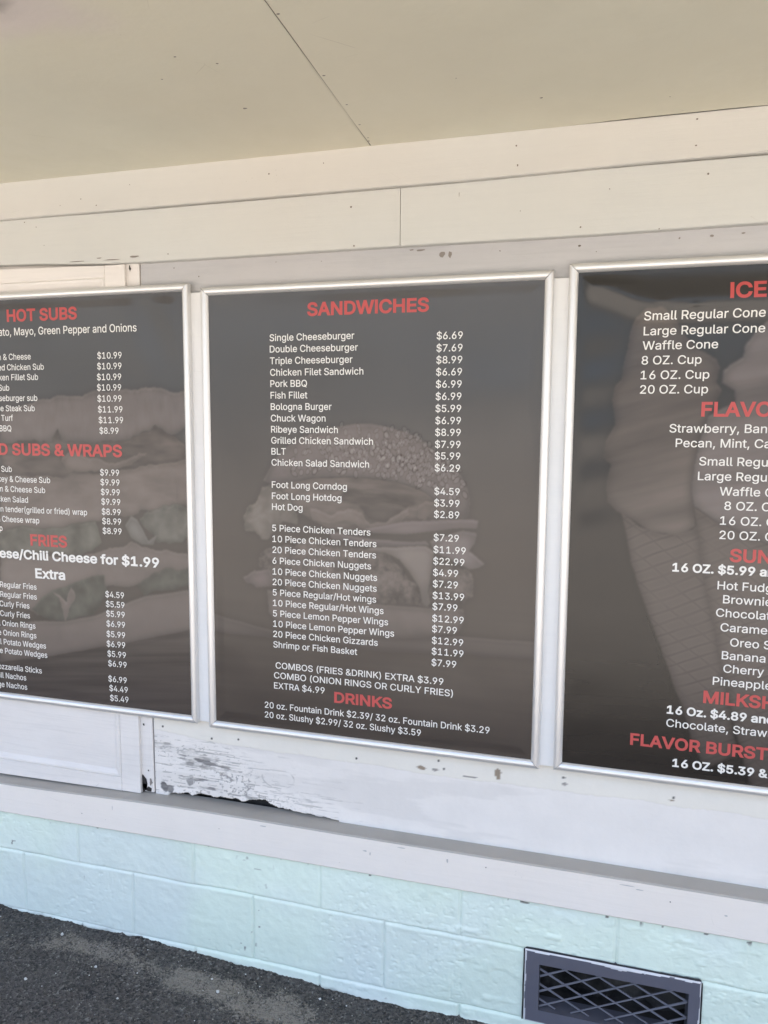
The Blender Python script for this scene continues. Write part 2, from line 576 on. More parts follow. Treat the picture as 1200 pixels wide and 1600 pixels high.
under = (sstep(0.355, 0.375, Zb) * sstep(0.78, 0.88, vnoise(X * 60, Zb * 70, 99)))[:, None]
fk = np.maximum(fleck, under)
cb = cb * (1 - fk) + fk * np.array([0.16, 0.15, 0.13])
soil = (0.5 * sstep(foot + 0.010, foot - 0.002, Zb + 0.010 * fbm(X * 25, Zb * 25, 101, 3)))[:, None]
cb = cb * (1 - soil) + soil * np.array([0.10, 0.095, 0.09])
xc = (xs[:-1] + xs[1:]) / 2; zc = (zs[:-1] + zs[1:]) / 2
hole = ((xc > VX0) & (xc < VX1))[:, None] & ((zc > VZ0) & (zc < VZ1))[None, :]
grid_obj('block_wall', np.stack([X, Yb, Zb], 1), len(xs), len(zs), M['block'], BLD, col=cb, keep=~hole)

# --- the building behind
mb = MB()
mb.box(-5.0, 4.0, 0.062, 6.0, 0.50, 2.34)
mb.box(-5.0, 4.0, 0.24, 5.99, -0.1, 0.50)
mb.build('rear_structure', M['old'], BLD)
mb = MB()
mb.box(-5.0, -1.2715, 0.0375, 0.0600, 2.02, 2.20)
mb.box(-5.0, -1.332, 0.0375, 0.0600, 0.44, 0.56)
mb.build('header_board', M['white'], BLD)


def board(name, x0, x1, z0, z1, y0, y1, mats, parent, step=0.12, wob=0.0015, seed=1, bev=0.0025, marks=(), topmat=None, zfun=None, gaps=()):
    """a sawn board with eased edges whose lines wander a little; marks = (x, z, rx, rz, slot)"""
    n = max(2, int((x1 - x0) / step) + 1)
    xs = np.linspace(x0, x1, n)
    prof = [(y1, 0, z0), (y0 + bev, 0, z0), (y0, 0, z0 + bev), (y0, 1, z1 - bev), (y0 + bev, 1, z1), (y1, 1, z1)]
    vs, fs, ms = [], [], []
    for i, x in enumerate(xs):
        wz0 = wob * float(vnoise(x * 2.1, 0.3, seed)); wz1 = wob * float(vnoise(x * 1.7, 5.3, seed + 1))
        wy = wob * 0.7 * float(vnoise(x * 1.3, 9.1, seed + 2))
        dz = zfun(x) if zfun else (0, 0)
        for (y, top, z) in prof:
            vs.append((x, y + (wy if y < y1 else 0), z + (wz1 + dz[1] if top else wz0 + dz[0])))
    k = len(prof)
    mb = MB()
    a, b = [], []
    for i in range(n - 1):
        for j in range(k):
            f = (i * k + j, i * k + (j + 1) % k, (i + 1) * k + (j + 1) % k, (i + 1) * k + j)
            (b if (topmat is not None and j in (3, 4)) else a).append(f)
    a += [tuple(range(k)), tuple((n - 1) * k + j for j in range(k))]
    mb.v = [tuple(map(float, p)) for p in vs]
    mb.f = a + b
    mb.m = [0] * len(a) + [topmat or 0] * len(b)
    mb.sm = [False] * len(mb.f)
    for q, (x, z, rx, rz, slot) in enumerate(marks):
        mb.disc(x, y0 - 0.0022, z, rx * 0.58, rz * 0.58, slot, seed + q)
    return mb.build(name, mats, parent)


# --- sill: white front, worn grey top
def sill_line(x):
    d = -0.014 * float(sstep(-1.05, -1.9, np.array(x)))
    return (d * 0.5, d)


marks = [(-0.242, 0.462, .0028, .0028, 2), (0.213, 0.452, .0032, .003, 2), (-1.02, 0.445, .002, .002, 2), (-1.49, 0.42, .002, .003, 2), (-0.575, 0.452, .010, .003, 3), (-0.56, 0.446, .003, .009, 3), (-0.88, 0.475, .016, .0025, 3), (-0.345, 0.463, .004, .010, 3), (0.14, 0.470, .018, .0025, 3), (0.11, 0.476, .030, .0018, 3), (-1.38, 0.455, .002, .012, 3), (-0.47, 0.478, .022, .002, 3), (0.34, 0.44, .006, .003, 3)]
sl = board('sill', -5.0, 4.0, 0.382, 0.489, -0.030, 0.050, [M['sill'], M['sill_top'], M['nail'], M['scuff']], BLD, marks=marks, topmat=1, zfun=sill_line, bev=0.004, seed=11, wob=0.002)

# --- weathered board under the signs, cream above and white below, rotten at its foot
xs = axis((-1.268, -0.45, 0.0022), (-0.45, 0.62, 0.005), (0.62, 4.0, 0.05))
zs = axis((0.484, 0.76, 0.0022), (0.76, 1.30, 0.06))
X, Zw = [a.ravel() for a in np.meshgrid(xs, zs, indexing='ij')]
white = np.array([0.81, 0.775, 0.735]); cream = np.array([0.80, 0.765, 0.69])
edge = np.interp(X, [-1.27, -1.07, -0.73, -0.47, -0.25, 0.14, 0.43], [0.690, 0.680, 0.6705, 0.668, 0.667, 0.673, 0.669])
edge = edge + 0.006 * fbm(X * 9, 0 * X, 140, 4) + 0.002 * fbm(X * 60, 0 * X, 141, 2)
wcol = np.where((Zw > edge)[:, None], cream, white)
wcol = wcol * (1 + 0.035 * fbm(X * 3, Zw * 6, 142, 4))[:, None]
scrape = sstep(0.10, 0.30, fbm(X * 3.5, Zw * 22, 143, 4)) * (Zw < edge)
wcol = wcol * (1 - 0.07 * scrape[:, None])
# peeling: strongest at the left end and near the bottom
zone = sstep(-0.72, -1.20, X + 0.10 * fbm(X * 5, Zw * 5, 150, 3)) * sstep(0.70, 0.655, Zw)
low = sstep(0.66, 0.52, Zw) * sstep(-0.30, -0.75, X)
zone = np.clip(0.75 * zone + 0.45 * low * sstep(-0.4, -0.8, X), 0, 1)
grainn = fbm(X * 16, Zw * 150, 151, 4)
flake = fbm(X * 70, Zw * 95, 152, 4)
patch = fbm(X * 9, Zw * 26, 153, 3)
crack = sstep(0.27, 0.40, fbm(X * 13, Zw * 260, 151, 4) + 0.30 * patch + 0.16 * (zone - 0.6)) * zone
chipz = sstep(0.27, 0.36, flake * 0.9 + 0.35 * patch) * sstep(0.35, 0.8, zone)
wear = np.clip(np.maximum(0.85 * crack, 0.40 * chipz), 0, 1) * (0.35 + 0.65 * sstep(-0.25, 0.25, fbm(X * 40, Zw * 60, 155, 3)))
fine = sstep(0.30, 0.42, fbm(X * 22, Zw * 420, 156, 3) + 0.22 * fbm(X * 5, Zw * 14, 157, 3)) * sstep(0.25, 0.75, zone)
wear = np.maximum(wear, 0.60 * fine)
pits = sstep(0.40, 0.52, fbm(X * 150, Zw * 170, 158, 3) + 0.5 * fbm(X * 14, Zw * 16, 159, 3)) * sstep(0.35, 0.8, zone)
wear = np.maximum(wear, 0.7 * pits)
# the long torn flake and two knots
for (cx, cz, rx, rz, s) in [(-1.090, 0.609, 0.048, 0.008, 0.9), (-1.055, 0.603, 0.05, 0.004, 0.8), (-1.238, 0.512, 0.013, 0.020, 1.0), (-1.216, 0.506, 0.012, 0.014, 0.9), (-1.150, 0.540, 0.012, 0.016, 0.7), (-0.935, 0.515, 0.030, 0.010, 0.6)]:
    r = np.sqrt(((X - cx) / rx) ** 2 + ((Zw - cz + 0.12 * (X - cx)) / rz) ** 2) + 0.75 * fbm(X * 45, Zw * 70, 160, 3)
    wear = np.maximum(wear, s * sstep(1.05, 0.75, r))
ring = np.abs(np.sqrt(((X + 0.86) / 0.050) ** 2 + ((Zw - 0.592) / 0.030) ** 2) - 1)
wear = np.maximum(wear, 0.45 * sstep(0.07, 0.02, ring) * sstep(0.615, 0.60, Zw) * sstep(-0.2, 0.1, fbm(X * 30, Zw * 30, 161, 2)))
nailh = 0 * X
hole_h = np.interp(X, [-1.225, -1.20, -1.12, -1.02, -0.95, -0.90, -0.86, -0.80, -0.72, -0.66], [0, .006, .012, .012, .017, .021, .009, .005, .003, 0])
hole_h = hole_h + 0.009 * fbm(X * 42, 0 * X, 165, 4) * np.minimum(1, hole_h / 0.008)
rot = sstep(0.0025, -0.0015, Zw - 0.4885 - 1.20 * hole_h) * (hole_h > 0.0006)
Yw = 0.030 + 0.0028 * wear * (0.5 + 0.5 * sstep(0, 0.4, fbm(X * 50, Zw * 200, 166, 2))) + 0.029 * rot + 0.0012 * fbm(X * 2, Zw * 2, 167, 2) + 0.0003 * grainn * sstep(-0.2, 0.5, zone)
Yw = Yw - 0.0006 * (Zw > edge)
wood = np.array([0.15, 0.145, 0.145]) * (1 + 0.8 * fbm(X * 60, Zw * 240, 168, 3))[:, None]
wcol = wcol * (1 - 0.95 * wear[:, None]) + wood * 0.95 * wear[:, None]
wcol = wcol * (1 - rot[:, None]) + np.array([0.008, 0.007, 0.007]) * rot[:, None]
# chips in the cream paint
for (cx, cz, rx, rz, k) in [(-0.430, 0.683, .014, .006, 0), (-0.394, 0.682, .011, .005, 1), (-0.224, 0.692, .008, .018, 0), (-0.050, 0.690, .007, .006, 1), (0.21, 0.684, .006, .003, 0), (-0.30, 0.675, .02, .0018, 1)]:
    r = np.sqrt(((X - cx) / rx) ** 2 + ((Zw - cz) / rz) ** 2) + 0.5 * fbm(X * 80, Zw * 80, 170, 3)
    m = sstep(1.05, 0.85, r)[:, None]
    wcol = wcol * (1 - m) + m * (np.array([0.30, 0.24, 0.18]) if k == 0 else np.array([0.33, 0.31, 0.29]))
for (cx, cz) in [(-1.237, 0.705), (-1.072, 0.687), (-0.985, 0.695), (-0.386, 0.709), (-0.371, 0.688), (-0.053, 0.707), (0.215, 0.692), (-0.62, 0.685)]:
    m = sstep(0.0042, 0.0024, np.hypot(X - cx, Zw - cz))[:, None]
    wcol = wcol * (1 - m) + m * np.array([0.05, 0.045, 0.04])
grid_obj('weathered_board', np.stack([X, Yw, Zw], 1), len(xs), len(zs), M['weathered'], BLD, col=wcol.clip(0.01, 0.9))

# --- casing post between shutter and board
marks = [(-1.300, 0.705, .003, .003, 1), (-1.309, 0.517, .011, .022, 1), (-1.303, 0.508, .008, .012, 1), (-1.290, 0.500, .012, .006, 1), (-1.281, 0.522, .006, .010, 2), (-1.300, 2.055, .003, .008, 1), (-1.288, 0.560, .002, .003, 1)]
mb = MB()
mb.box(-1.330, -1.2715, 0.0265, 0.060, 0.490, 2.20, 0.002)
for q, (x, z, rx, rz, s) in enumerate(marks):
    mb.disc(x, 0.0250, z, rx, rz, s, q, 12, 0.45)
mb.build('casing_post', [M['white'], M['dark'], M['chip']], BLD)

# --- grey white head board behind the tops of the signs
marks = [(-0.395, 2.045, .012, .012, 1), (-0.375, 2.043, .007, .014, 1), (-0.452, 2.058, .020, .004, 1), (-0.475, 2.060, .010, .003, 1), (-0.06, 2.046, .006, .004, 2), (0.165, 2.05, .004, .004, 1), (-1.083, 2.023, .003, .004, 2), (0.235, 2.051, .008, .005, 1), (0.300, 2.053, .008, .003, 1), (-0.25, 2.045, .003, .003, 2), (-0.02, 2.03, .002, .002, 2), (-1.16, 2.05, .003, .003, 2), (-0.85, 2.05, .002, .003, 1), (-0.72, 2.045, .003, .002, 1)]
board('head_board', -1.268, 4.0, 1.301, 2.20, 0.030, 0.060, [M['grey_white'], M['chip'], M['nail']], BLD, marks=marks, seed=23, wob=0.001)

# --- cream frieze boards under the trim
N = 2
mk_l = [(-1.635, 2.199, .0035, .003, 1), (-1.595, 2.183, .0025, .0025, 1), (-0.63, 2.170, .004, .004, 1), (-0.622, 2.073, .004, .004, 1), (-1.163, 2.083, .0035, .003, 1), (-1.57, 2.13, .002, .002, 1), (-1.345, 2.0775, .045, .0022, 1), (-1.27, 2.082, .022, .0045, 2), (-1.385, 2.084, .015, .0025, 2), (-1.46, 2.0785, .05, .0015, 1)]
mk_r = [(0.217, 2.181, .004, .004, 1), (-0.058, 2.083, .0035, .0035, 1), (0.118, 2.068, .003, .0025, 1), (0.005, 2.165, .0025, .002, 1), (-0.35, 2.18, .001, .010, 1), (-0.20, 2.13, .002, .002, 1)]


def frieze_line(x):
    return (0.016 * float(sstep(-1.25, -1.75, np.array(x))) + 0.003 * float(sstep(-0.2, 0.4, np.array(x))), 0.004 * float(sstep(-0.4, 0.1, np.array(x))))


board('frieze_board', -5.0, -0.5006, 2.0670, 2.2085, 0.006, 0.032, [M['cream'], M['nail'], M['chip']], BLD, marks=mk_l, seed=31, zfun=frieze_line)
board('frieze_board', -0.4992, 4.0, 2.0655, 2.2085, 0.006, 0.032, [M['cream'], M['nail']], BLD, marks=mk_r, seed=35, zfun=frieze_line)
mk_t = [(-0.852, 2.266, .004, .004, 1), (-1.43, 2.246, .003, .003, 1), (-1.38, 2.225, .003, .003, 1), (-0.212, 2.277, .003, .004, 1), (-0.208, 2.232, .003, .004, 1), (0.187, 2.297, .004, .003, 1), (0.187, 2.241, .004, .003, 1), (-1.27, 2.272, .002, .002, 1), (-0.70, 2.28, .002, .003, 1), (-1.50, 2.233, .002, .002, 1)]
board('trim_board', -5.0, 4.0, 2.2090, 2.3135, -0.006, 0.032, [M['trim'], M['nail']], BLD, marks=mk_t, seed=39, wob=0.0004, zfun=lambda x: (0.006 * float(sstep(-0.4, 0.2, np.array(x))), 0.0))


# --- soffit sheets with the seam between them
def soffit(name, xa0, xa1, xb0, xb1, seed):
    """corners at the wall (xa0, xa1) and at the eave (xb0, xb1)"""
    nx, ny = 90, 50
    V, cc = [], []
    for i in range(nx):
        for j in range(ny):
            u, v = i / (nx - 1), j / (ny - 1)
            x = (xa0 + (xa1 - xa0) * u) * (1 - v) + (xb0 + (xb1 - xb0) * u) * v
            y = -0.0062 - 0.0030 * float(sstep(-0.08, 0.06, np.array(x))) * float(sstep(0.40, 0.28, np.array(x))) * (1 - v) - v * 1.29
            z = 2.3104 + 0.0035 * float(vnoise(x * 1.6, y * 1.6, seed)) * min(1, v * 6) + 0.0016 * float(sstep(-0.12, 0.02, np.array(x))) * float(sstep(0.5, 0.25, np.array(x))) * max(0, 1 - v * 12)
            V.append((x, y, z))
    V = np.array(V)
    n = fbm(V[:, 0] * 8, V[:, 1] * 8, 57, 4)
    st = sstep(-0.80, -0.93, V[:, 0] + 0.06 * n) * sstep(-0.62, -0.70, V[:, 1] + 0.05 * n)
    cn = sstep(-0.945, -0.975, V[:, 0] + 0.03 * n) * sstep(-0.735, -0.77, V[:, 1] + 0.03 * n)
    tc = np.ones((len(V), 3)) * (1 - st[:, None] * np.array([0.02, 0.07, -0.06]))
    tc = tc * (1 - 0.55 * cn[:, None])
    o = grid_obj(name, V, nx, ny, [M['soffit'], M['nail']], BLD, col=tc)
    return o


soffit('soffit_panel', -5.0, -0.5752, -5.0, -0.5446, 51)
soffit('soffit_panel', -0.5730, 4.0, -0.5424, 4.0, 53)
mb = MB()
mb.box(-5.0, 4.0, -1.29, -0.007, 2.318, 2.335)
mb.build('soffit_backing', M['stud'], BLD)
mb = MB()
mb.box(-5.05, 4.05, -1.325, -1.297, 2.29, 2.47, 0.003)
mb.build('fascia', M['cream'], BLD)
mb = MB()
mb.add([(-5.1, -1.36, 2.474), (4.1, -1.36, 2.474), (4.1, 6.1, 2.75), (-5.1, 6.1, 2.75), (-5.1, -1.36, 2.50), (4.1, -1.36, 2.50), (4.1, 6.1, 2.78), (-5.1, 6.1, 2.78)],
       [(0, 1, 2, 3), (4, 5, 6, 7), (0, 1, 5, 4), (1, 2, 6, 5), (2, 3, 7, 6), (3, 0, 4, 7)])
mb.build('roof', M['roof'], BLD)
# staples and stains: small marks on the soffit sheets
mb = MB()
for (x, y, r, s) in [(xx, yy, r_ * 0.7, s_) for (xx, yy, r_, s_) in [(-0.142, -0.185, .004, 0), (-0.80, -0.545, .003, 0), (-0.735, -0.50, .003, 0), (-0.875, -0.47, .0025, 0), (-0.775, -0.30, .006, 1), (-0.553, -0.40, .004, 1), (-0.552, -0.26, .0035, 1), (-0.558, -0.15, .0035, 1), (-0.562, -0.07, .003, 1), (-0.567, -0.05, .004, 0), (-0.55, -0.63, .004, 1), (-0.30, -0.32, .002, 1), (0.12, -0.12, .002, 1)]]:
    r2 = random.Random(int(x * 1000) + int(y * 777))
    vs = [(x, y, 2.3062)] + [(x + r * (1 + 0.5 * r2.random()) * math.cos(a * 0.7), y + r * (0.6 + 0.5 * r2.random()) * math.sin(a * 0.7), 2.3062) for a in range(9)]
    mb.add(vs, [(0, 1 + k, 1 + (k + 1) % 9) for k in range(9)], s)
mb.build('staple', [M['nail'], M['chip']], BLD, recalc=False)['kind'] = 'stuff'

# --- boarded shutter on the left
mb = MB()
mb.box(-2.44, -1.3775, 0.0215, 0.036, 0.530, 2.032)
panel = mb.build('shutter', M['white'], BLD)


def stile(name, x0, x1, z0, z1):
    mb = MB(); mb.box(x0, x1, 0.015, 0.0355, z0, z1, 0.0015)
    o = mb.build(name, M['white']); sub(o, panel)
    return o


stile('stile', -1.3775, -1.3115, 0.4868, 2.0660)
stile('stile', -2.506, -2.44, 0.477, 2.0655)
lowr = stile('rail', -2.4395, -1.378, 0.4860, 0.530)
for v_ in lowr.data.vertices:
    if v_.co.z < 0.50:
        v_.co.z += 0.014 * (v_.co.x + 1.378) / 1.06
topr = stile('rail', -2.4395, -1.378, 2.032, 2.0660)
for v_ in topr.data.vertices:
    if v_.co.z > 2.06:
        v_.co.z -= 0.024 * (v_.co.x + 1.378) / 1.06
# picture-frame moulding, mitred at the corners
A = (-2.4395, -1.378, 0.5303, 2.0317)
prof = [(0, 0.0155), (0.004, 0.0125), (0.010, 0.0135), (0.016, 0.0172), (0.022, 0.0212)]


def mitred(name, rect, prof, mats, parent=None, gap=0.0003, back=None):
    """four bars round a rectangle; prof = (inset, y) from the outer edge inwards"""
    x0, x1, z0, z1 = rect
    out = []
    pr = list(prof)
    if back is not None:
        pr = [(prof[0][0], back)] + pr + [(prof[-1][0], back)]
    for side in range(4):
        vs = []
        for e in (0, 1):
            for (u, y) in pr:
                w = u + gap
                if side == 0:
                    p = ((x0 + w) if e == 0 else (x1 - w), y, z0 + u)
                elif side == 1:
                    p = ((x0 + w) if e == 0 else (x1 - w), y, z1 - u)
                elif side == 2:
                    p = (x0 + u, y, (z0 + w) if e == 0 else (z1 - w))
                else:
                    p = (x1 - u, y, (z0 + w) if e == 0 else (z1 - w))
                vs.append(p)
        n = len(pr)
        fs = [(j, (j + 1) % n, n + (j + 1) % n, n + j) for j in range(n)] if back is not None else [(j, j + 1, n + j + 1, n + j) for j in range(n - 1)]
        if back is not None:
            fs += [tuple(range(n)), tuple(n + j for j in range(n))]
        mb = MB(); mb.add(vs, fs, 0, False)
        o = mb.build(name, mats, None)
        me = o.data
        if parent is not None:
            if parent.type == 'EMPTY':
                o.parent = parent
                o.matrix_parent_inverse = Matrix.Translation(-Vector(parent.location))
            else:
                sub(o, parent)
        out.append(o)
    return out


mitred('moulding', A, prof, M['white'], panel, back=0.0213)

# --- battens the signs are screwed to
for (x0, x1, z0, z1) in [(-1.135, -1.040, 0.7425, 1.9785), (-0.150, -0.045, 0.7385, 1.9705), (-2.10, -1.99, 0.7425, 1.9785), (0.82, 0.92, 0.7385, 1.9705)]:
    mb = MB()
    mb.box(x0, x1, 0.0165, 0.0290, z0, z1, 0.0012)
    mb.build('batten', M['batten'], BLD)

# ------------------------------------------------------------------ foundation vent
VT = thing('foundation_vent', 'blue grey metal foundation vent with diamond mesh set in the mint blocks', 'vent', (0.08, 0.0, 0.04))
FX0, FX1, FZ0, FZ1 = -0.1355, 0.2965, 0.043, 0.2465
OX0, OX1, OZ0, OZ1 = -0.0975, 0.2685, 0.080, 0.2105
xs = axis((FX0, OX0, 0.0019), (OX0, OX1, 0.003), (OX1, FX1, 0.0019))
zs = axis((FZ0, OZ0, 0.0025), (OZ0, OZ1, 0.004), (OZ1, FZ1, 0.0019))
X, Zv = [a.ravel() for a in np.meshgrid(xs, zs, indexing='ij')]
din = np.minimum(np.minimum(X - FX0, FX1 - X), np.minimum(Zv - FZ0, FZ1 - Zv))
top = (FZ1 - Zv)
lim = 0.0030 + 0.0055 * sstep(0.05, -0.1, np.abs(X - 0.10) - 0.06) * (top < 0.02) + 0.004 * fbm(X * 30, Zv * 30, 200, 4)
wht = (din < lim).astype(float)[:, None]
vc = np.array([0.125, 0.122, 0.150]) * (1 + 0.08 * fbm(X * 12, Zv * 12, 202, 4))[:, None]
vc = vc * (1 - wht) + wht * np.array([0.74, 0.73, 0.74])
Yv = -0.0215 - 0.0006 * wht[:, 0] + 0.004 * sstep(0.0025, 0.0, din) + 0.0004 * fbm(X * 20, Zv * 20, 203, 3)
xc = (xs[:-1] + xs[1:]) / 2; zc = (zs[:-1] + zs[1:]) / 2
op = ((xc > OX0) & (xc < OX1))[:, None] & ((zc > OZ0) & (zc < OZ1))[None, :]
fr = grid_obj('frame', np.stack([X, Yv, Zv], 1), len(xs), len(zs), M['vent'], VT, col=vc, keep=~op)
mb = MB()      # returns of the frame: outside edge back to the wall, inside edge back to the mesh
for (x0, x1, z0, z1, ya, yb) in [(FX0, FX1, FZ0, FZ1, -0.0178, 0.01), (OX0, OX1, OZ0, OZ1, -0.0215, 0.035)]:
    c = [(x0, z0), (x1, z0), (x1, z1), (x0, z1)]
    for k in range(4):
        (xa, za), (xb, zb) = c[k], c[(k + 1) % 4]
        mb.add([(xa, ya, za), (xb, ya, zb), (xb, yb, zb), (xa, yb, za)], [(0, 1, 2, 3)])
sub(mb.build('frame_return', M['liner'], recalc=False), fr)
# expanded metal: two families of flat strands
mb = MB()
LW, SW = 0.086, 0.043


def clip(p, d):
    t0, t1 = -9, 9
    for k, (lo, hi) in enumerate(((OX0 + 0.0005, OX1 - 0.0005), (OZ0 + 0.0005, OZ1 - 0.0005))):
        a, b = sorted(((lo - p[k]) / d[k], (hi - p[k]) / d[k]))
        t0, t1 = max(t0, a), min(t1, b)
    return t0, t1


for fam in (1, -1):
    d = (LW, fam * SW)
    L = math.hypot(*d); d = (d[0] / L, d[1] / L)
    nrm = (-d[1], d[0])
    for k in range(-12, 14):
        p = (OX0 + 0.02 + k * LW, OZ0 + 0.012)
        t0, t1 = clip(p, d)
        if t1 - t0 < 0.008:
            continue
        w = 0.0034
        y0 = -0.0090 if fam == 1 else -0.0067
        a = [(p[0] + t * d[0], p[1] + t * d[1]) for t in (t0, t1)]
        vs = []
        for (ax, az) in a:
            for (s1, yy) in ((-1, 0.0), (1, -0.0012), (1, 0.0010), (-1, 0.0022)):
                vs.append((min(max(ax + s1 * w * nrm[0], OX0 + .0002), OX1 - .0002), y0 + yy, min(max(az + s1 * w * nrm[1], OZ0 + .0002), OZ1 - .0002)))
        mb.add(vs, [(0, 1, 5, 4), (1, 2, 6, 5), (2, 3, 7, 6), (3, 0, 4, 7), (0, 1, 2, 3), (4, 5, 6, 7)])
mb.build('grille', M['grille'], VT)
# the dark duct behind with fallen debris
nx, nz = 70, 40
u = np.linspace(OX0 - 0.02, OX1 + 0.02, nx); v = np.linspace(0.05, 0.238, nz)
X, Zr = [a.ravel() for a in np.meshgrid(u, v, indexing='ij')]
Yr = 0.15 + 0.05 * fbm(X * 18, Zr * 26, 210, 5) - 0.03 * sstep(0.19, 0.06, Zr)
grid_obj('debris', np.stack([X, Yr, Zr], 1), nx, nz, M['rubble'], VT)
mb = MB()
for (xa, xb, za, zb) in [(VX0, VX1, VZ0, VZ0), (VX0, VX1, VZ1, VZ1), (VX0, VX0, VZ0, VZ1), (VX1, VX1, VZ0, VZ1)]:
    if za == zb:
        mb.add([(xa, -0.008, za), (xb, -0.008, za), (xb, 0.238, za), (xa, 0.238, za)], [(0, 1, 2, 3)])
    else:
        mb.add([(xa, -0.008, za), (xa, -0.008, zb), (xa, 0.238, zb), (xa, 0.238, za)], [(0, 1, 2, 3)])
mb.build('duct', M['rubble'], VT, recalc=False)
mb = MB()
pts = [(FX0 - 0.003, -0.0165, FZ0)]
for z in np.linspace(FZ0 + 0.02, FZ1 - 0.004, 10):
    pts.append((FX0 - 0.0028 + 0.0010 * float(vnoise(z * 30, 1, 3)), -0.0165, z))
for x in np.linspace(FX0 + 0.004, FX1 - 0.004, 26):
    pts.append((x, -0.0165, FZ1 + 0.0028 + 0.0012 * float(vnoise(x * 20, 2, 4))))
for z in np.linspace(FZ1 - 0.006, FZ0, 10):
    pts.append((FX1 + 0.0024 + 0.0010 * float(vnoise(z * 30, 5, 3)), -0.0155, z))
mb.tube(pts, 0.0019, 6)
mb.build('sealant_bead', M['seal'], VT)

